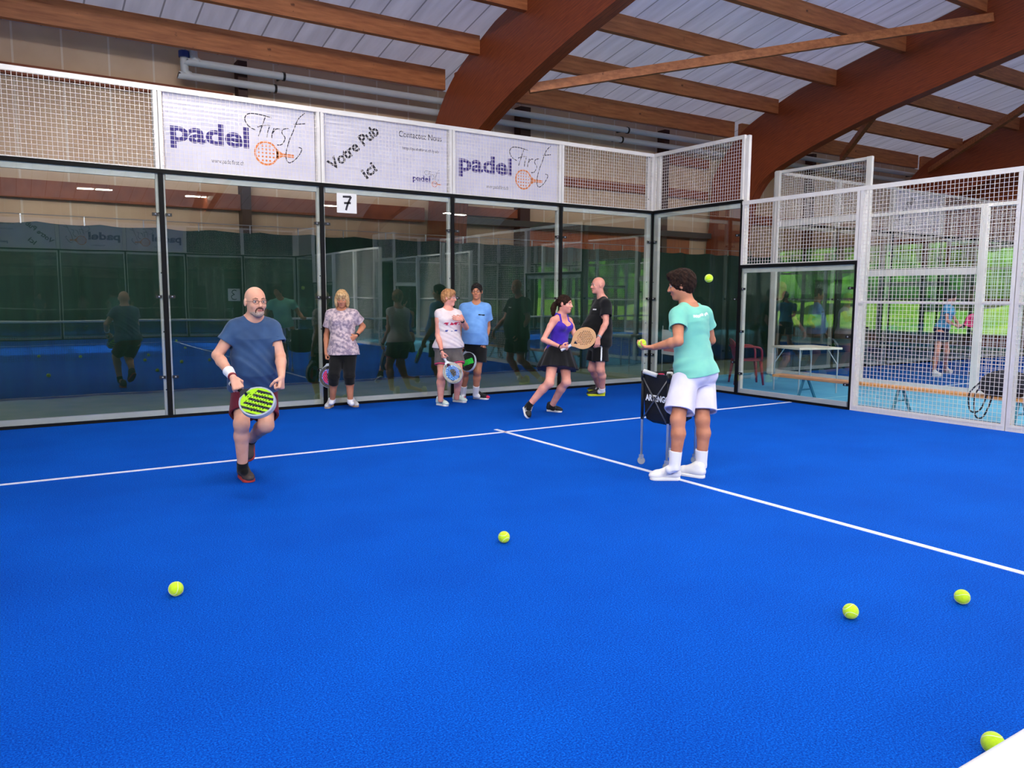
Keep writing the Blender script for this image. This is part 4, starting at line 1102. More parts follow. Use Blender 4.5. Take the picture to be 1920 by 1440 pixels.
# ------------------------------------------------------------------ the people
def G(px, py, z=0.0):
    d = CF+(px-960)/FPX*CR-(py-720)/FPX*CU; t = (z-CP[2])/d[2]; return CP+t*d
def cloth(name, rgb, rgb2=None, scale=8, rough=0.85, **kw): return mat(name, rgb, rough, rgb2=rgb2, scale=scale, sheen=0.15, spec=0.2, **kw)
cloth('navy_jersey', (58, 88, 128), (44, 70, 106), 5, 0.6)
cloth('maroon', (112, 22, 44), (92, 16, 36)); cloth('cotton_white', (238, 236, 238)); cloth('black_cloth', (10, 10, 12), (16, 16, 18))
cloth('floral', (214, 192, 194), (150, 132, 148), 26, lo=0.42, hi=0.60, detail=6); cloth('white_top', (238, 226, 226), (226, 208, 212), 10)
cloth('grey_shorts', (98, 92, 92), (84, 78, 80)); cloth('pink_trim', (220, 70, 110)); cloth('sky_blue', (122, 172, 232), (106, 154, 218)); cloth('purple', (80, 50, 190), (64, 38, 160))
cloth('mint', (140, 216, 192), (120, 200, 180), 4); cloth('white_shorts', (226, 222, 236), (212, 208, 226), 5); cloth('aqua', (90, 176, 226)); cloth('navy_cloth', (34, 40, 80))
mat('shoe_white', (232, 230, 228), 0.5); mat('shoe_mint', (206, 226, 218), 0.6); mat('sole_white', (240, 238, 232), 0.6); mat('shoe_brown', (66, 54, 52), 0.7); mat('sole_red', (190, 60, 50), 0.6)
mat('shoe_black', (16, 16, 20), 0.6); mat('shoe_yellow', (214, 224, 30), 0.5); mat('sole_gum', (206, 170, 130), 0.6); mat('red_print', (214, 40, 84), 0.7); mat('blue_print', (60, 70, 150), 0.7)
mat('lime', (170, 224, 30), 0.35, coat=0.3); mat('carbon', (42, 44, 50), 0.35, coat=0.3); mat('racket_grey', (170, 178, 188), 0.35, coat=0.3); mat('racket_wood', (226, 172, 118), 0.5); mat('racket_blue', (50, 140, 220), 0.35, coat=0.3)
mat('racket_pink', (240, 40, 120), 0.35); mat('racket_violet', (120, 130, 220), 0.35); mat('racket_black', (22, 22, 28), 0.35, coat=0.3); mat('neon_green', (60, 220, 80), 0.4); mat('watch_black', (16, 16, 18), 0.3); mat('bracelet_red', (120, 24, 40), 0.6)
mat('logo_white', (240, 240, 240), 0.6); mat('racket_bright_pink', (255, 60, 130), 0.4); mat('gold_print', (200, 170, 110), 0.6)

def sch_lime(c):
    x, y = c[:, 0], c[:, 1]; r = np.sqrt((x/0.13)**2+((y-0.235)/0.15)**2); st = np.floor((x+0.35*y)/0.022).astype(int) % 2
    mi = np.where(st == 0, 1, 2); mi = np.where(r > 0.90, 3, mi); mi = np.where(y < 0.10, 0, mi); mi = np.where((r < 0.9) & (y < 0.16), 1, mi); return mi
def sch_ring(a, b, e):
    def f(c):
        x, y = c[:, 0], c[:, 1]; r = np.sqrt((x/0.13)**2+((y-0.235)/0.15)**2)
        mi = np.zeros(len(c), int); mi = np.where((r > 0.36) & (r < 0.70) & (np.abs(c[:, 2]) > 0.014), 1, mi); mi = np.where((r < 0.62) & (x > 0.02) & (np.abs(c[:, 2]) > 0.014), 2, mi); mi = np.where(r > 0.97, 3, mi); return mi
    return f
def sch_plain(c): return np.zeros(len(c), int)
def sch_band(c):
    y = c[:, 1]; mi = np.zeros(len(c), int); mi = np.where((np.abs(y-0.24+c[:, 0]*0.3) < 0.045) & (np.abs(c[:, 0]) < 0.09), 1, mi); r = np.sqrt((c[:, 0]/0.13)**2+((y-0.235)/0.15)**2); return np.where(r > 0.95, 2, mi)
def foot(p, d, L): return dict(heel=G(*p), toe=G(*p)+nrm(np.array([d[0], d[1], 0.0]))*L)
DBG = []
def check(name, J, k):
    D = lambda a, b: np.linalg.norm(np.array(J[a])-np.array(J[b]))/k
    DBG.append('%-10s torso %.2f neck-head %.2f sh %.2f hip %.2f | ' % (name, D('pelvis', 'neck'), D('neck', 'head'), D('sh_l', 'sh_r'), D('hip_l', 'hip_r'))
        + ' '.join('%s ua %.2f fa %.2f th %.2f sn %.2f ft %.2f anz %.2f;' % (q, D('sh_'+q, 'el_'+q), D('el_'+q, 'wr_'+q), D('hip_'+q, 'kn_'+q), D('kn_'+q, 'an_'+q), D('heel_'+q, 'toe_'+q)*k, J['an_'+q][2]) for q in 'lr'))

Z = np.array([0, 0, 1.0])
# ---- 1: bald man in the blue shirt, lunging
J = dict(head=W(479, 566, 6.28), face=cdir(0.62, -0.03, 0.78), up=Z, neck=W(476, 600, 6.34), pelvis=W(477, 718, 6.53),
    sh_r=W(442, 616, 6.30), sh_l=W(509, 616, 6.44), el_r=W(407, 666, 6.26), wr_r=W(437, 708, 6.02), el_l=W(526, 668, 6.42), wr_l=W(528, 706, 6.22),
    hip_r=W(458, 730, 6.52), hip_l=W(497, 730, 6.60), kn_r=W(453, 794, 6.27), an_r=W(455, 876, 6.44), heel_r=G(452, 893), toe_r=G(471, 906),
    kn_l=W(499, 797, 6.36), an_l=W(469, 826, 6.78), heel_l=W(470, 829, 6.87), toe_l=W(466, 866, 6.74), fup_l=cdir(0.1, 0.4, 0.9))
check('man1', J, 1.02)
m1 = Person('bald man with glasses and goatee lunging in a blue t-shirt and maroon shorts', J, 'm', 1.02, 'skin_fair', 1.04, 0.34, 0.0048)
dR = cdir(0.72, -0.62, 0.30); nR = cdir(-0.35, -0.45, -0.8); sR = cdir(0.70, -0.50, 0.45)
m1.body({'r': dict(d=cdir(0.45, -0.8, 0.2), n=nR, side=sR, curl=(72, 80, 45), thumb=0.9), 'l': dict(d=cdir(0.0, -1, 0.25), n=cdir(-1, 0, -0.2), side=cdir(0.1, -0.2, 1), curl=(78, 85, 50), thumb=0.8)})
m1.shirt('navy_jersey', hem=-0.10, sleeve=0.52, grow=0.022, sl_r=0.066, flare=0.012, amp=0.009, dirv=(0.75, 0.1, 0.8), h=0.005)
m1.shorts('maroon', length=0.76, r0=0.096, r1=0.094, grow=0.010, h=0.005)
m1.band('r', 0.035, 0.075, 'cotton_white'); m1.band('r', 0.005, 0.018, 'bracelet_red', 'bracelet', 0.032)
for q in 'lr': m1.sock(q, 'black_cloth', 0.05)
m1.shoes(('shoe_brown', 'sole_red'), 1.0); m1.brows(); m1.glasses()
c = m1.hc; F = Field(0.004); ax = (m1.R, m1.U, m1.Fw)
F.ell(c(0, -0.094, 0.060), (0.034, 0.026, 0.036), ax, 0.01); F.ell(c(0, -0.082, 0.030), (0.055, 0.030, 0.055), ax, 0.02)
F.ell(c(0, -0.058, 0.094), (0.026, 0.016, 0.02), ax, 0.006, True)
field_obj('beard', F, 'beard_grey', m1.P)
mb = MB(); mb.tube([c(-0.030, -0.066, 0.080), c(-0.022, -0.050, 0.090), c(0, -0.045, 0.098), c(0.022, -0.050, 0.090), c(0.030, -0.066, 0.080), c(0.028, -0.085, 0.078)], [0.004, 0.006, 0.007, 0.006, 0.005, 0.004], 8)
mb.build('moustache', 'beard_brown', m1.P, smooth=True)
gp = m1.J['wr_r']+nrm(cdir(0.45, -0.8, 0.2))*0.085+nR*0.024
racket('lime green and grey padel racket swung low by the bald man in blue', gp, cdir(0.78, -0.40, 0.46), cdir(0.05, 0.62, 0.80), (['carbon', 'lime', 'carbon', 'racket_grey'], sch_lime))

# ---- 2: woman in the floral shirt
J = dict(head=W(641, 560, 10.45), face=cdir(0.10, -0.30, 1), up=Z, neck=W(641, 582, 10.52), pelvis=W(643, 658, 10.56),
    sh_r=W(620, 590, 10.52), sh_l=W(663, 590, 10.52), el_r=W(612, 628, 10.60), wr_r=W(611, 662, 10.52), el_l=W(681, 612, 10.66), wr_l=W(668, 630, 10.46),
    hip_r=W(632, 668, 10.56), hip_l=W(654, 668, 10.56), kn_r=W(626, 706, 10.42), an_r=W(623, 751, 10.62), heel_r=G(623, 762), toe_r=G(623, 762)+0.25*cdir(-0.1, 0, 1),
    kn_l=W(655, 706, 10.5), an_l=W(657, 752, 10.6), heel_l=G(656, 760), toe_l=G(656, 760)+0.25*cdir(0.6, 0, 0.8))
check('woman1', J, 0.93)
w1 = Person('blonde woman in a floral top and black capri trousers, hand on hip', J, 'f', 0.93, 'skin_tan', 1.10, 0.15, 0.0065)
w1.body({'r': dict(d=cdir(0.05, -1, 0.1), n=cdir(1, 0, -0.3), side=cdir(0.1, -0.3, 1), curl=(65, 75, 45), thumb=0.8), 'l': dict(d=cdir(-0.8, -0.5, 0.1), n=cdir(-0.3, 0.1, -1), side=cdir(0.1, 1, 0.2), curl=(25, 30, 20))})
w1.shirt('floral', 'blouse', hem=-0.10, sleeve=0.60, grow=0.032, sl_r=0.066, flare=0.012, amp=0.006, neck=0.075)
w1.shorts('black_cloth', 'capri_trousers', length=1.0, r0=0.100, r1=0.068, grow=0.012, calf=0.30)
w1.shoes(('shoe_white', 'sole_gum'), 0.92); w1.brows()
for q in 'lr': w1.sock(q, 'cotton_white', 0.03)
def bob(F, c, ax, k):
    F.ell(c(0, -0.02, -0.035), (0.098*k, 0.105*k, 0.075*k), ax, 0.03)
    for sd in (-1, 1): F.ell(c(sd*0.078, -0.045, 0.012), (0.028*k, 0.085*k, 0.045*k), ax, 0.02)
    F.ell(c(0, 0.075, 0.060), (0.062*k, 0.030*k, 0.038*k), ax, 0.02)
w1.hair_cap('hair_blond', extra=bob, cut_face=False, low=None)
w1.band('l', 0.01, 0.025, 'watch_black', 'watch', 0.030)
racket('black, violet and pink padel racket hanging beside the blonde woman', w1.J['wr_r']+np.array([0, 0, -0.085])+cdir(0.3, 0, 0)*0.02, cdir(0.10, -1, 0.12), cdir(0.1, 0.1, 1), (['racket_black', 'racket_violet', 'racket_pink', 'racket_grey'], sch_ring(1, 2, 3)))

# ---- 3: woman in the white top with a hand on her chest
J = dict(head=W(842, 558, 10.82), face=cdir(0.93, -0.08, 0.28), up=Z, neck=W(840, 581, 10.85), pelvis=W(841, 650, 10.92),
    sh_r=W(823, 588, 10.78), sh_l=W(858, 589, 10.92), el_r=W(821, 628, 10.80), wr_r=W(829, 660, 10.66), el_l=W(874, 614, 10.86), wr_l=W(866, 600, 10.62),
    hip_r=W(831, 662, 10.88), hip_l=W(852, 662, 10.94), kn_r=W(828, 704, 10.82), an_r=W(826, 750, 10.92), heel_r=G(819, 759), toe_r=G(819, 759)+0.25*cdir(0.7, 0, 0.7),
    kn_l=W(861, 702, 10.86), an_l=W(856, 746, 11.1), heel_l=G(849, 753), toe_l=G(849, 753)+0.25*cdir(0.85, 0, 0.5))
check('woman2', J, 0.94)
w2 = Person('woman with short strawberry blonde hair in a white printed sleeveless top and grey shorts', J, 'f', 0.94, 'skin_pink', 1.22, 0.2, 0.0065)
w2.body({'r': dict(d=cdir(0.15, -1, 0.15), n=cdir(0.8, 0, -0.5), side=cdir(0.4, -0.3, 0.8), curl=(68, 78, 45), thumb=0.8), 'l': dict(d=cdir(-0.95, 0.3, 0.1), n=cdir(-0.2, -0.1, -1), side=cdir(0.1, 1, 0.1), curl=(15, 18, 12))})
def pr(c):
    a = w2.J['pelvis']+(w2.J['neck']-w2.J['pelvis'])*0.60; q = c-a; x = q@nrm(w2.rs); z = q@w2.up; f = q@w2.fw
    s = np.sin(x*95)+np.sin(x*41+z*120)
    mi = np.where((f > 0.03) & (np.abs(z-0.02) < 0.020) & (np.abs(x) < 0.12) & (s > -0.3), 1, 0)
    return np.where((f > 0.03) & (np.abs(z+0.075) < 0.010) & (np.abs(x) < 0.10) & (s > 0.1), 2, mi)
w2.shirt(['white_top', 'red_print', 'blue_print'], 'sleeveless_top', hem=-0.02, grow=0.020, sleeveless=True, flare=0.008, amp=0.006, pick=pr, neck=0.078)
w2.shorts('grey_shorts', length=0.50, r0=0.100, r1=0.098, grow=0.012)
F = Field(0.006)
for q in 'lr':
    hp, kn = w2.J['hip_'+q], w2.J['kn_'+q]; F.flatcone(hp+(kn-hp)*0.50, hp+(kn-hp)*0.545, 0.096*1.15, 0.096*1.15, 0.0)
field_obj('shorts_trim', F, 'pink_trim', w2.P)
w2.shoes(('shoe_mint', 'sole_white'), 0.95); w2.brows(); w2.glasses('racket_grey')
def short(F, c, ax, k):
    F.ell(c(0, -0.02, -0.050), (0.080*k, 0.070*k, 0.060*k), ax, 0.03); F.ell(c(0, 0.085, 0.045), (0.060*k, 0.030*k, 0.045*k), ax, 0.02)
w2.hair_cap('hair_strawberry', grow=0.014, extra=short, low=-0.075)
w2.band('l', 0.01, 0.03, 'watch_black', 'watch', 0.030); w2.band('r', 0.01, 0.012, 'black_cloth', 'bracelet', 0.030)
racket('black padel racket with blue face held low by the woman in the white top', w2.J['wr_r']+cdir(0.15, -1, 0.15)*0.085+cdir(0.5, 0, -0.3)*0.02, cdir(0.50, -0.84, 0.20), cdir(0.0, 0.1, 1), (['racket_black', 'racket_blue', 'racket_blue', 'racket_grey'], sch_ring(1, 1, 3)), 'cotton_white')

# ---- 4: man in the light blue t-shirt
J = dict(head=W(895, 547, 11.75), face=cdir(-0.12, -0.03, 1), up=Z, neck=W(894, 571, 11.8), pelvis=W(890, 638, 11.85),
    sh_r=W(872, 577, 11.8), sh_l=W(912, 577, 11.8), el_r=W(866, 614, 11.85), wr_r=W(864, 644, 11.7), el_l=W(915, 612, 11.95), wr_l=W(909, 640, 11.80),
    hip_r=W(880, 648, 11.85), hip_l=W(901, 648, 11.85), kn_r=W(874, 692, 11.9), an_r=W(870, 733, 12.1), heel_r=G(869, 739), toe_r=G(869, 739)+0.28*cdir(0.1, 0, 1),
    kn_l=W(896, 691, 11.85), an_l=W(893, 733, 12.05), heel_l=G(888, 741), toe_l=G(888, 741)+0.28*cdir(0.9, 0, 0.4))
for q in J:
    if q not in ('face', 'up'): J[q] = J[q]+np.array([-0.22, -0.36, 0.0])
check('man2', J, 0.95)
m2 = Person('dark-haired man with glasses in a light blue t-shirt and black shorts by the glass', J, 'm', 0.95, 'skin_tan', 1.05, 0.42, 0.007)
m2.body({'r': dict(d=cdir(0.05, -1, 0.2), n=cdir(1, 0, -0.3), side=cdir(0.1, -0.3, 1), curl=(65, 75, 45), thumb=0.8), 'l': dict(d=cdir(-0.1, -1, 0.1), n=cdir(-1, 0, -0.3), side=cdir(0, -0.1, 1), curl=(30, 35, 22))})
def chest(p, a, b, dx, dz, w, h):
    return lambda c: np.where((np.abs((c-(p.J['pelvis']+(p.J['neck']-p.J['pelvis'])*dz))@nrm(p.rs)-dx) < w) & (np.abs((c-(p.J['pelvis']+(p.J['neck']-p.J['pelvis'])*dz))@p.up) < h) & ((c-p.J['pelvis'])@p.fw > 0.04), 1, 0)
m2.shirt(['sky_blue', 'black_cloth'], pick=chest(m2, 0, 0, -0.09, 0.74, 0.045, 0.008), hem=-0.06, sleeve=0.58, grow=0.026, sl_r=0.070, flare=0.02, amp=0.006)
m2.shorts('black_cloth', length=0.60, r0=0.104, r1=0.112)
for q in 'lr': m2.sock(q, 'cotton_white', 0.15)
def pk(h, d, sd, up, L): return lambda c: np.where(((c-h)@d > L*0.86), 1, 0)
m2.shoes((['shoe_black', 'red_print'], 'sole_white'), 1.0, stripe=pk); m2.brows('hair_black'); m2.glasses()
m2.hair_cap('hair_black', grow=0.010, low=-0.045, extra=lambda F, c, ax, k: F.ell(c(0, 0.090, 0.040), (0.060*k, 0.022*k, 0.040*k), ax, 0.02))
m2.band('l', 0.01, 0.03, 'watch_black', 'watch', 0.030)
racket('black padel racket with neon green print held behind the woman in the white top', m2.J['wr_r']+cdir(0.1, -0.08, 0.05)*0.9*0.1, cdir(0.30, -0.75, 0.6), cdir(-0.5, 0.2, 0.85), (['racket_black', 'neon_green', 'racket_grey'], sch_band))

# ---- 5: young woman in the purple top, running
J = dict(head=W(1059, 570, 9.95), face=cdir(0.88, -0.06, 0.42), up=nrm(Z+cdir(0.12, 0, 0)*0.12), neck=W(1053, 592, 10.0), pelvis=W(1046, 657, 10.1),
    sh_r=W(1038, 601, 9.90), sh_l=W(1067, 602, 10.12), el_r=W(1019, 637, 9.86), wr_r=W(1052, 651, 9.76), el_l=W(1080, 634, 10.10), wr_l=W(1093, 648, 9.88),
    hip_r=W(1038, 668, 10.04), hip_l=W(1058, 667, 10.18), kn_r=W(1030, 718, 9.82), an_r=W(993, 759, 9.90), heel_r=W(982, 765, 9.98), toe_r=W(988, 785, 9.84), fup_r=cdir(0.7, 0.4, 0.5),
    kn_l=W(1062, 716, 9.98), an_l=W(1034, 762, 10.24), heel_l=G(1025, 771), toe_l=G(1025, 771)+0.24*cdir(0.85, 0, 0.5))
check('girl', J, 0.95)
g1 = Person('young woman with dark ponytail in a purple tank top and black skirt, poised to play', J, 'f', 0.95, 'skin_pink', 1.02, 0.0, 0.006)
hr = cdir(0.8, 0.35, 0.35)
g1.body({'r': dict(d=cdir(0.9, -0.1, 0.25), n=cdir(0.2, 0.5, -0.6), side=cdir(0.4, 0.75, 0.1), curl=(70, 78, 45), thumb=0.8), 'l': dict(d=cdir(0.55, 0.1, 0.8), n=cdir(-0.3, 0.8, 0.1), side=cdir(-0.9, 0.1, 0.5), curl=(25, 30, 22), thumb=0.3)})
F = Field(0.0055)
keys = [(t, w+0.010, d+0.010, f) for t, w, d, f in g1.keys if t <= 1.01]
F.loft(g1.J['pelvis'], g1.J['neck'], g1.rh, g1.rs, keys, 0.02, 0.05, 0.86, fold=g1.fold(0.002))
for sd in (-1, 1): F.ell(g1.J['pelvis']+(g1.J['neck']-g1.J['pelvis'])*0.72+g1.rs*sd*0.066+g1.fw*0.081, (0.062,)*3, None, 0.04)
F.ell(g1.J['neck']+g1.fw*0.10-g1.up*0.035, (0.085, 0.085, 0.085), None, 0.01, True)
field_obj('tank_top', F, 'purple', g1.P)
F = Field(0.005)
for sd in (-1, 1):
    a = g1.J['neck']-g1.up*0.10+g1.rs*sd*0.075+g1.fw*0.085; b = g1.J['neck']+g1.up*0.018+g1.rs*sd*0.072; d_ = g1.J['neck']-g1.up*0.10+g1.rs*sd*0.07-g1.fw*0.085
    F.cone(a, b-g1.up*0.004+g1.fw*0.03, 0.012, 0.012, 0.01); F.cone(b-g1.up*0.004+g1.fw*0.03, b-g1.fw*0.03, 0.013, 0.012, 0.01); F.cone(b-g1.fw*0.03, d_, 0.012, 0.012, 0.01)
field_obj('straps', F, 'purple', g1.P)
F = Field(0.006); dn = nrm(-g1.up+nrm(-g1.fw)*0.16)
dk = nrm((g1.J['kn_l']+g1.J['kn_r'])/2-g1.J['pelvis']); dn = nrm(dk+g1.up*-0.5)
F.flatcone(g1.J['pelvis']+g1.up*0.05, g1.J['pelvis']+dn*0.25, 0.145, 0.265, 0.02, wob=0.06, nw=11, axis=g1.rh)
field_obj('skirt', F, 'black_cloth', g1.P)
for q in 'lr': g1.sock(q, 'black_cloth', 0.035)
def tri(h, d, sd, up, L): return lambda c: np.where((((c-h)@d) > L*0.32) & (((c-h)@d) < L*0.62) & ((((c-h)@d-((c-h)@up)*0.5)/0.022 % 1) < 0.42), 1, 0)
g1.shoes((['shoe_black', 'logo_white'], 'sole_white'), 0.92, stripe=tri); g1.brows('hair_dark')
def tail(F, c, ax, k):
    F.ell(c(0, 0.02, -0.105), (0.03*k, 0.03*k, 0.03*k), ax, 0.02)
    pts = [c(0, 0.02, -0.11), c(0, -0.02, -0.145), c(0.01, -0.07, -0.155), c(0.015, -0.13, -0.15), c(0.01, -0.19, -0.14)]
    for i in range(4): F.cone(pts[i], pts[i+1], (0.022, 0.034, 0.036, 0.026)[i]*k, (0.034, 0.036, 0.026, 0.010)[i]*k, 0.02)
g1.hair_cap('hair_dark', grow=0.008, extra=tail, low=None)
g1.band('r', 0.01, 0.014, 'black_cloth', 'bracelet', 0.029)
racket('plain wooden-coloured padel racket with dark holes held by the young woman in purple', g1.J['wr_r']+cdir(0.9, -0.1, 0.25)*0.075+cdir(0.2, 0.5, -0.3)*0.015, cdir(0.86, 0.46, 0.10), cdir(0.08, -0.05, 1), (['racket_wood'], sch_plain), 'cotton_white')

# ---- 6: bald man in black
J = dict(head=W(1121, 535, 11.85), face=cdir(-0.93, -0.04, 0.30), up=Z, neck=W(1129, 561, 11.9), pelvis=W(1122, 640, 11.95),
    sh_l=W(1136, 570, 11.74), sh_r=W(1120, 569, 12.06), el_l=W(1136, 606, 11.66), wr_l=W(1122, 634, 11.52), el_r=W(1112, 606, 12.15), wr_r=W(1106, 634, 12.02),
    hip_l=W(1125, 652, 11.86), hip_r=W(1118, 652, 12.04), kn_l=W(1126, 694, 11.85), an_l=W(1129, 731, 12.05), heel_l=G(1135, 742), toe_l=G(1135, 742)+0.30*cdir(-1, 0, 0.1),
    kn_r=W(1110, 691, 12.1), an_r=W(1124, 728, 12.45), heel_r=G(1135, 734), toe_r=G(1135, 734)+0.30*cdir(-1, 0, 0.1))
check('bald', J, 1.04)
b1 = Person('bald man in a black t-shirt and black shorts standing in the court corner', J, 'm', 1.04, 'skin_pink', 1.08, 0.75, 0.007)
b1.body({'l': dict(d=cdir(-0.15, -1, 0.1), n=cdir(-0.3, 0, -1), side=cdir(-1, -0.1, 0.2), curl=(28, 32, 22)), 'r': dict(d=cdir(-0.1, -1, 0), n=cdir(0, 0, 1), side=cdir(-1, 0, 0), curl=(28, 32, 22))})
b1.shirt(['black_cloth', 'logo_white'], pick=chest(b1, 0, 0, -0.085, 0.74, 0.04, 0.010), hem=-0.10, sleeve=0.62, grow=0.024, sl_r=0.072, flare=0.012, amp=0.004)
def st(c):
    x = (c-b1.J['pelvis'])@nrm(b1.fw); y = (c-b1.J['pelvis'])@(-b1.rh); return np.where((np.abs(x-0.02) < 0.010) & (y > 0.06), 1, 0)
b1.shorts(['black_cloth', 'racket_grey'], length=0.62, r0=0.106, r1=0.112, pick=st)
for q in 'lr': b1.sock(q, 'cotton_white', 0.04)
def yb(h, d, sd, up, L): return lambda c: np.where((((c-h)@d) < L*0.35) | (((c-h)@up) < 0.035), 1, 0)
b1.shoes((['shoe_black', 'shoe_yellow'], 'shoe_yellow'), 1.02, stripe=yb); b1.brows('racket_grey'); b1.band('l', 0.01, 0.03, 'steel', 'watch', 0.032)

# ---- 7: the coach
J = dict(head=W(1277, 534, 6.52), face=cdir(-0.92, -0.20, -0.30), up=nrm(Z+cdir(-0.15, 0, 0)*0.15), neck=W(1290, 575, 6.55), pelvis=W(1302, 694, 6.62),
    sh_l=W(1271, 592, 6.42), sh_r=W(1320, 590, 6.72), el_l=W(1272, 640, 6.30), wr_l=W(1226, 651, 6.46), el_r=W(1333, 638, 6.84), wr_r=W(1308, 656, 7.02),
    hip_l=W(1285, 708, 6.56), hip_r=W(1317, 708, 6.72), kn_l=W(1271, 786, 6.44), an_l=W(1265, 874, 6.48), heel_l=G(1275, 900), toe_l=G(1216, 899),
    kn_r=W(1317, 786, 6.62), an_r=W(1315, 870, 6.70), heel_r=G(1321, 897), toe_r=G(1321, 897)+0.27*cdir(-0.75, 0, -0.65))
check('coach', J, 1.01)
co = Person('dark-haired coach in a mint t-shirt and white shorts seen from behind', J, 'm', 1.01, 'skin_tan', 1.02, 0.0, 0.0048)
co.body({'l': dict(d=cdir(-0.95, -0.05, 0.1), n=cdir(0.15, 0.9, -0.3), side=cdir(0.1, 0.2, -1), curl=(38, 40, 28), thumb=0.4), 'r': dict(d=cdir(-0.6, -0.2, -0.7), n=cdir(0, 0.7, 0.2), side=cdir(-0.6, 0.2, 0.6), curl=(35, 40, 28))})
def cprint(c):
    q = c-(co.J['pelvis']+(co.J['neck']-co.J['pelvis'])*0.80); x = q@nrm(co.rs); z = q@co.up; f = q@co.fw
    z = z-0.03; return np.where((f < -0.04) & (np.abs(z+0.004*np.sin(x*70)) < 0.011) & (np.abs(x) < 0.115) & (np.sin(x*310+z*200) > -0.75) & (np.abs(x-0.01) > 0.008), 1, 0)
co.shirt(['mint', 'logo_white'], pick=cprint, hem=-0.07, sleeve=0.50, grow=0.020, sl_r=0.064, flare=0.016, amp=0.006, dirv=(0.2, 0.1, 1), h=0.005)
co.shorts('white_shorts', length=0.82, r0=0.104, r1=0.122, grow=0.014, h=0.005, waist=0.10)
for q in 'lr': co.sock(q, 'cotton_white', 0.13, 0.045)
co.shoes(('shoe_white', 'sole_white'), 1.08); co.brows('hair_dark')
def coachhair(F, c, ax, k):
    F.ell(c(0, -0.005, -0.060), (0.080*k, 0.085*k, 0.050*k), ax, 0.03); F.ell(c(0, 0.090, 0.045), (0.065*k, 0.035*k, 0.060*k), ax, 0.02)
    for sd in (-1, 1): F.ell(c(sd*0.074, 0.000, 0.024), (0.010*k, 0.030*k, 0.012*k), ax, 0.008)
co.hair_cap('hair_dark', grow=0.018, extra=coachhair, low=-0.066)
# held ball
def ball(P, label, r=0.0335, rot=(0, 0, 0)):
    global BALL
    if BALL is None:
        m = MB(); m.sphere((0, 0, 0), 0.0365, 32, 20); o = m.build('tennis_ball', 'ball_felt', smooth=True, loc=(0, 0, 0))
        m = MB(); pts = []
        for i in range(48):
            t = 2*math.pi*i/48; a, b = 0.44, 0.75
            x = math.cos(t)*a+math.cos(3*t)*(1-a)*0.45; y = math.sin(t)*a-math.sin(3*t)*(1-a)*0.45; z = b*math.sin(2*t)
            pts.append(nrm((x, y, z))*0.0363)
        m.tube(pts, 0.0012, 5, closed=True); sm = m.build('seam', 'ball_seam', o, smooth=True, local=True)
        BALL = o; c = o
    else: c = copy_tree(BALL)
    c.location = tuple(P); c.rotation_euler = rot
    return tag(c, label, 'ball', 'yellow padel balls')
BALL = None
for px, py, l in ((330, 1104, 'yellow ball on the turf at the lower left'), (945, 1007, 'yellow ball on the turf near the middle'), (1595, 1146, 'yellow ball right of the centre line, left of its pair'),
                  (1804, 1119, 'yellow ball farthest right of the pair beside the centre line'), (1862, 1393, 'yellow ball in the bottom right corner next to the net tape')):
    g = G(px, py, 0.0365); ball(g, l, rot=(px*0.37, py*0.21, px*0.11))
ball(W(1329, 522, 6.9), 'yellow ball in the air right of the coach head', rot=(0.5, 1, 0.2))
ball(co.J['wr_l']+cdir(-0.95, -0.05, 0.1)*0.105+cdir(0.15, 0.9, -0.2)*0.036, 'yellow ball held in the coach hand', rot=(1.5, 0.3, 2))
for i, (x, y) in enumerate(((4.17, -8.87), (5.02, -16.9), (2.76, -12.5), (1.84, -11.1), (1.0, -11.6), (3.33, -10.9), (2.68, -11.6), (6.47, -11.35), (4.6, -13.2), (6.66, -12.2), (8.1, -14.0))):
    if abs(y+10) < 1.3 and x < 4.5 and y > -10: continue
    ball((x, y, 0.0365), 'yellow ball beyond the net, seen only as a reflection in the glass', rot=(i, i*2, 0))

# ---- 8: woman playing on the neighbouring court
J = dict(head=W(1785, 556, 15.65), face=cdir(0.95, -0.2, -0.1), up=nrm(Z+cdir(0.2, 0, 0)*0.2), neck=W(1780, 572, 15.7), pelvis=W(1768, 616, 15.75),
    sh_r=W(1774, 578, 15.55), sh_l=W(1782, 577, 15.88), el_r=W(1776, 602, 15.46), wr_r=W(1795, 612, 15.4), el_l=W(1790, 598, 15.9), wr_l=W(1800, 612, 15.7),
    hip_r=W(1762, 624, 15.68), hip_l=W(1770, 624, 15.85), kn_r=W(1757, 662, 15.65), an_r=W(1751, 698, 15.8), heel_r=G(1748, 705), toe_r=G(1766, 706),
    kn_l=W(1775, 660, 15.9), an_l=W(1773, 694, 16.2), heel_l=G(1770, 698), toe_l=G(1786, 700))
check('woman3', J, 0.92)
w3 = Person('woman in a sky blue top and navy shorts playing on the neighbouring court', J, 'f', 0.92, 'skin_pink', 1.0, 0.0, 0.009)
w3.body({'r': dict(d=cdir(0.9, 0, 0), n=cdir(0, 0.3, -1), side=cdir(0.3, 1, 0), curl=(68, 75, 40), thumb=0.8), 'l': dict(d=cdir(0.8, 0, 0.3), n=cdir(0, 0.2, 1), side=cdir(0.3, 1, 0), curl=(60, 70, 40))}, ears=False)
w3.shirt('aqua', hem=0.0, sleeve=0.5, grow=0.02, amp=0.003, h=0.009); w3.shorts('navy_cloth', length=0.45, h=0.009)
w3.hair_cap('hair_dark', extra=tail, low=None); w3.shoes(('shoe_white', 'sole_white'), 0.92)
racket('bright pink padel racket of the woman on the neighbouring court', w3.J['wr_r']+cdir(0.08, 0, 0)*0.08, cdir(0.75, 0.45, 0.1), cdir(0.1, 0, 1), (['racket_bright_pink'], sch_plain))
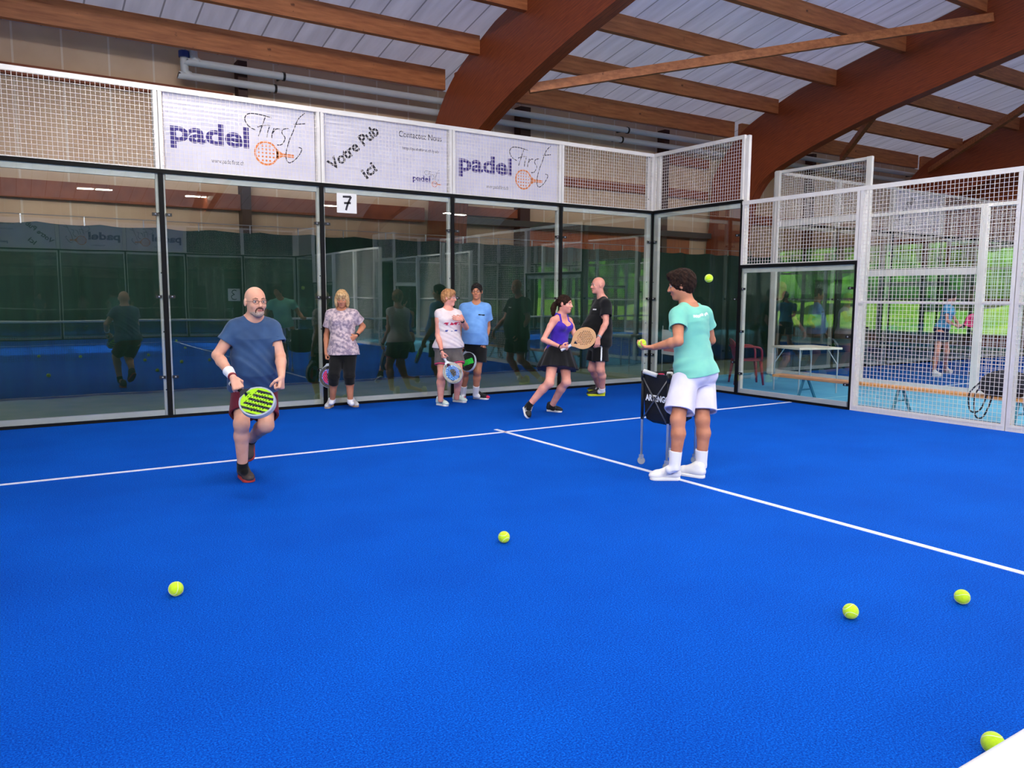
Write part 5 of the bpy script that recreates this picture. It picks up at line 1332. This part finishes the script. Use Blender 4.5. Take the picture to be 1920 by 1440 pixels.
# ------------------------------------------------------------------ things around the courts
mat('bench_wood', (222, 160, 92), 0.5, rgb2=(206, 142, 78), scale=5, stretch=(4, 0.6, 4)); mat('plank_brown', (146, 86, 58), 0.7, rgb2=(124, 70, 48), scale=5)
mat('teal_metal', (60, 130, 150), 0.4, 0.3); mat('table_top', (232, 226, 214), 0.5, rgb2=(214, 206, 188), scale=6); mat('chair_red', (128, 22, 34), 0.35)
mat('bag_black', (24, 24, 32), 0.8, rgb2=(36, 34, 46), scale=6); mat('alu', (205, 208, 212), 0.35, 0.7); mat('trolley_black', (9, 9, 13), 0.7, rgb2=(15, 15, 22), scale=8); mat('dark_alu', (110, 110, 114), 0.4, 0.6)
mat('pink_print', (226, 130, 130), 0.7); mat('wheel_grey', (150, 154, 160), 0.5)
# bench beside the court
t = thing('bench', 'long wooden bench standing between the two courts behind the tall mesh', 'bench', (10.45, -4.6, 0))
MB().box(10.33, 10.57, -6.9, -2.42, 0.305, 0.345).build('seat', 'bench_wood', t, bevel=0.008)
for y in (-2.95, -4.45, -5.95):
    m = MB(); m.bar((10.40, y, 0.305), (10.24, y-0.02, 0.0), 0.03, 0.03); m.bar((10.50, y, 0.305), (10.66, y-0.02, 0.0), 0.03, 0.03); m.bar((10.33, y, 0.15), (10.57, y, 0.15), 0.02, 0.02)
    m.build('leg', 'teal_metal', t)
t = thing('wooden_plank', 'brown wooden plank lying on the floor just outside the tall mesh', 'plank', (10.17, -5, 0))
m = MB(); m.box(10.11, 10.21, -6.9, -3.05, -0.01, 0.055); m.build('plank', 'plank_brown', t, bevel=0.005)
# folding table
t = thing('folding_table', 'white folding table with thin metal legs behind the short side glass', 'table', (11.35, -2.2, 0))
A, B, C = np.array([11.09, -1.77, 0]), np.array([10.93, -2.45, 0]), np.array([11.66, -2.72, 0]); D = A+C-B
m = MB(); P = [A, B, C, D]
m.add([(*p[:2], 0.70) for p in P]+[(*p[:2], 0.735) for p in P], [(0, 1, 2, 3), (7, 6, 5, 4), (0, 4, 5, 1), (1, 5, 6, 2), (2, 6, 7, 3), (3, 7, 4, 0)])
m.build('tabletop', 'table_top', t, bevel=0.004)
ce = (A+C)/2
for p in P:
    q = p+(ce-p)*0.12; m = MB(); m.tube([(q[0], q[1], 0.70), (q[0], q[1], -0.01)], 0.012, 8); r = p+(ce-p)*0.40; m.tube([(q[0], q[1], 0.45), (r[0], r[1], 0.70)], 0.008, 6); m.build('leg', 'alu', t)
# red plastic chair
t = thing('plastic_chair', 'dark red plastic armchair standing behind the side glass, right of the coach', 'chair', (11.5, -0.95, 0))
f0 = nrm([0.80, -0.60, 0]); r0 = np.array([f0[1], -f0[0], 0]); o0 = np.array([11.48, -0.93, 0.0])
L = lambda f, r, z: o0+f0*f+r0*r+np.array([0, 0, z])
F = Field(0.007)
F.op(L(0, 0, 0.41)-0.3, L(0, 0, 0.41)+0.3, lambda p: np.maximum(np.maximum(np.abs((p-o0)@f0)-0.22, np.abs((p-o0)@r0)-0.23), np.abs(p[..., 2]-0.42-0.012*np.cos(((p-o0)@r0)*7))-0.010), 0.0)
field_obj('seat', F, 'chair_red', t)
F = Field(0.007)
def back(p):
    f = (p-o0)@f0; r = (p-o0)@r0; z = p[..., 2]; fc = -0.21-(z-0.42)*0.22+0.5*r*r
    top = 0.80-1.2*r*r; d = np.maximum(np.maximum(np.abs(f-fc)-0.010, np.abs(r)-0.21-0.02*(z-0.42)), np.maximum(0.43-z, z-top))
    sl = np.maximum(np.abs(((r+0.5) % 0.07)-0.035)-0.009, np.maximum(0.50-z, z-0.70)); return np.maximum(d, -sl)
F.op(L(-0.3, 0, 0.6)-0.35, L(-0.3, 0, 0.6)+0.35, back, 0.0); field_obj('backrest', F, 'chair_red', t)
for sd in (-1, 1):
    m = MB(); m.tube(smooth_curve([L(-0.26, sd*0.23, 0.66), L(-0.1, sd*0.275, 0.665), L(0.12, sd*0.275, 0.66), L(0.20, sd*0.26, 0.60), L(0.21, sd*0.245, 0.42)], 4), 0.020, 8); m.build('armrest', 'chair_red', t, smooth=True)
    for fz in (-1, 1):
        m = MB(); m.tube([L(fz*0.20, sd*0.21, 0.42), L(fz*0.25, sd*0.245, 0.0-0.01)], [0.032, 0.019], 8); m.build('leg', 'chair_red', t, smooth=True)
# backpack on the bench
t = thing('backpack', 'black backpack lying on the bench with its straps hanging down', 'backpack', (10.46, -5.72, 0.345))
F = Field(0.008); F.ell((10.46, -5.78, 0.50), (0.15, 0.30, 0.17), None, 0.05); F.ell((10.42, -5.66, 0.47), (0.13, 0.18, 0.13), None, 0.04); F.plane((10.46, -5.78, 0.352), (0, 0, -1), (10, -6.5, 0), (11, -5, 1))
field_obj('bag', F, 'bag_black', t)
for dy, dz in ((0.0, 0.16), (0.07, 0.10)):
    m = MB(); m.tube(smooth_curve([(10.34, -5.52-dy, 0.50), (10.31, -5.42-dy, 0.36), (10.30, -5.44-dy, dz), (10.31, -5.52-dy, dz-0.02), (10.32, -5.58-dy, 0.22), (10.33, -5.62-dy, 0.40)], 4), 0.010, 6); m.build('strap', 'bag_black', t, smooth=True)
t = thing('sports_bag', 'dark sports bag on the bench at the right edge of the photo', 'bag', (10.46, -6.45, 0.345))
F = Field(0.01); F.ell((10.46, -6.50, 0.50), (0.15, 0.34, 0.17), None, 0.05); F.plane((10.46, -6.5, 0.352), (0, 0, -1), (10, -7.2, 0), (11, -6, 1)); field_obj('bag', F, 'bag_black', t)
# ball trolley in front of the coach
tA, tB, tC = W(1206, 760, 7.15), W(1253, 760, 6.88), W(1304, 760, 7.18); tA[2] = tB[2] = tC[2] = 0; tD = tA+tC-tB; cc = (tA+tC)/2
t = thing('ball_trolley', 'black folding ball trolley on wheels with white lettering, beside the coach', 'ball trolley', tuple(cc))
cor = [tA, tB, tC, tD]; v = []; f = []; rings = [(0.84, 1.0), (0.80, 1.0), (0.62, 0.97), (0.48, 0.93), (0.42, 0.86), (0.385, 0.60), (0.375, 0.25)]
for z, sc in rings:
    for i in range(4):
        for j in range(6):
            p = cor[i]*(1-j/6)+cor[(i+1) % 4]*(j/6); q = cc+(p-cc)*sc*(0.965 if 0 < j < 6 else 1.0); v.append((q[0], q[1], z))
n = 24
for i in range(len(rings)-1):
    for j in range(n): f.append((i*n+j, i*n+(j+1) % n, (i+1)*n+(j+1) % n, (i+1)*n+j))
f.append(tuple(range((len(rings)-1)*n, len(rings)*n)))
k0 = len(v); v += [(cc[0]+(a[0]-cc[0])*0.94, cc[1]+(a[1]-cc[1])*0.94, min(a[2]+0.0, 0.84) if i < n else a[2]+0.012) for i, a in enumerate(v[:n*len(rings)])]
for i in range(len(rings)-1):
    for j in range(n): f.append((k0+i*n+j, k0+(i+1)*n+j, k0+(i+1)*n+(j+1) % n, k0+i*n+(j+1) % n))
f.append(tuple(range(k0+(len(rings)-1)*n, k0+len(rings)*n))[::-1])
for j in range(n): f.append((j, k0+j, k0+(j+1) % n, (j+1) % n))
link_mesh('bag', v, f, 'trolley_black', t)
for i in range(4):
    p = cc+(cor[i]-cc)*1.03; m = MB(); m.tube([(p[0], p[1], 0.84), (p[0], p[1], 0.07)], 0.011, 8); lg = m.build('leg', 'alu', t, smooth=True)
    m = MB(); m.tube([(p[0], p[1], 0.86), (p[0], p[1], 0.78)], 0.018, 8); m.build('corner_joint', 'black_metal', t, smooth=True)
    m = MB(); m.tube([(p[0], p[1], 0.78), (p[0], p[1], 0.42)], 0.014, 8); m.build('leg_sleeve', 'trolley_black', t, smooth=True)
    m = MB(); sd = CR*np.array([1, 1, 0]); sd = nrm(sd); w0 = np.array([p[0], p[1], 0.035])
    m.tube([w0-np.cross(sd, Z)*0.010, w0+np.cross(sd, Z)*0.010], 0.034, 18); m.build('caster_wheel', 'wheel_grey', t, smooth=False)
    m = MB(); m.bar((p[0], p[1], 0.09), (p[0], p[1], 0.055), 0.030, 0.030); m.build('caster_fork', 'alu', t)
for (a, b) in ((tA, tB), (tB, tC)):
    nn = nrm(np.cross(b-a, Z)); nn = nn if nn@(a-cc) > 0 else -nn
    for p0, p1, z0, z1 in ((a, b, 0.80, 0.42), (b, a, 0.80, 0.42)):
        m = MB(); q0 = p0+nn*0.018+(cc-p0)*0.03; q1 = p1+nn*0.018+(cc-p1)*0.03; m.tube([(q0[0], q0[1], z0), (q1[0], q1[1], z1)], 0.007, 8); m.build('cross_strut', 'dark_alu', t, smooth=True)
dA = nrm(tB-tA); nA = nrm(np.cross(dA, Z)); nA = nA if nA@(tA-cc) > 0 else -nA
text_mesh('lettering', 'ARTENGO', 0.075, 'logo_white', lambda u, vv: tA+dA*(0.035+u)+nA*0.006+Z*(0.60+vv), t, off=0.003, width=0.30)
t = thing('paper_roll', 'white paper roll lying across the left corner of the ball trolley', 'paper roll', tuple(tA+Z*0.85))
m = MB(); a, b = W(1207, 696, 7.05), W(1232, 704, 6.98); m.tube([a, b], 0.021, 12); m.build('roll', 'paper', t, smooth=True)
t = thing('drink_can', 'small blue and red can standing in the ball trolley', 'can', tuple(cc+Z*0.8))
p = W(1240, 703, 7.03); m = MB(); m.tube([(p[0], p[1], p[2]-0.16), (p[0], p[1], p[2]+0.005)], 0.03, 14); m.build('can', 'blue_print', t, smooth=True); m = MB(); m.tube([(p[0], p[1], p[2]+0.005), (p[0], p[1], p[2]+0.012)], 0.027, 14); m.build('lid', 'red_print', t)
t = thing('water_bottle', 'white-capped bottle standing in the ball trolley next to the coach', 'bottle', tuple(cc+Z*0.8))
p = W(1256, 700, 7.06); m = MB(); m.tube([(p[0], p[1], p[2]-0.2), (p[0], p[1], p[2]-0.02)], 0.032, 14); m.build('bottle', 'sky_blue', t, smooth=True); m = MB(); m.tube([(p[0], p[1], p[2]-0.02), (p[0], p[1], p[2]+0.012)], [0.034, 0.026], 14); m.build('cap', 'logo_white', t, smooth=True)
# notice board stand behind the corner
t = thing('notice_stand', 'thin stand with a white and pink notice behind the corner side glass', 'notice stand', (11.2, 0.85, 0))
m = MB(); m.tube([(11.2, 0.93, -0.012), (11.2, 0.93, 0.97)], 0.009, 8); m.build('pole', 'alu', t); m = MB(); m.box(11.05, 11.35, 0.83, 1.03, -0.012, 0.01); m.build('foot', 'black_metal', t)
pn = lambda u, vv, o=0.0: (11.17-0.02*o+u*0.30, 0.92-u*0.92, 0.42+vv)
m = MB(); m.add([pn(0, 0), pn(0.42, -0.03), pn(0.42, 0.45), pn(0, 0.48), pn(0, 0, -0.5), pn(0.42, -0.03, -0.5), pn(0.42, 0.45, -0.5), pn(0, 0.48, -0.5)], [(0, 1, 2, 3), (4, 5, 6, 7), (0, 1, 5, 4), (1, 2, 6, 5), (2, 3, 7, 6), (3, 0, 4, 7)]); m.build('board', 'paper', t)
m = MB(); m.add([pn(0.05, 0.06, 0.3), pn(0.36, 0.04, 0.3), pn(0.36, 0.26, 0.3), pn(0.05, 0.28, 0.3)], [(0, 1, 2, 3)]); m.build('print', 'pink_print', t)
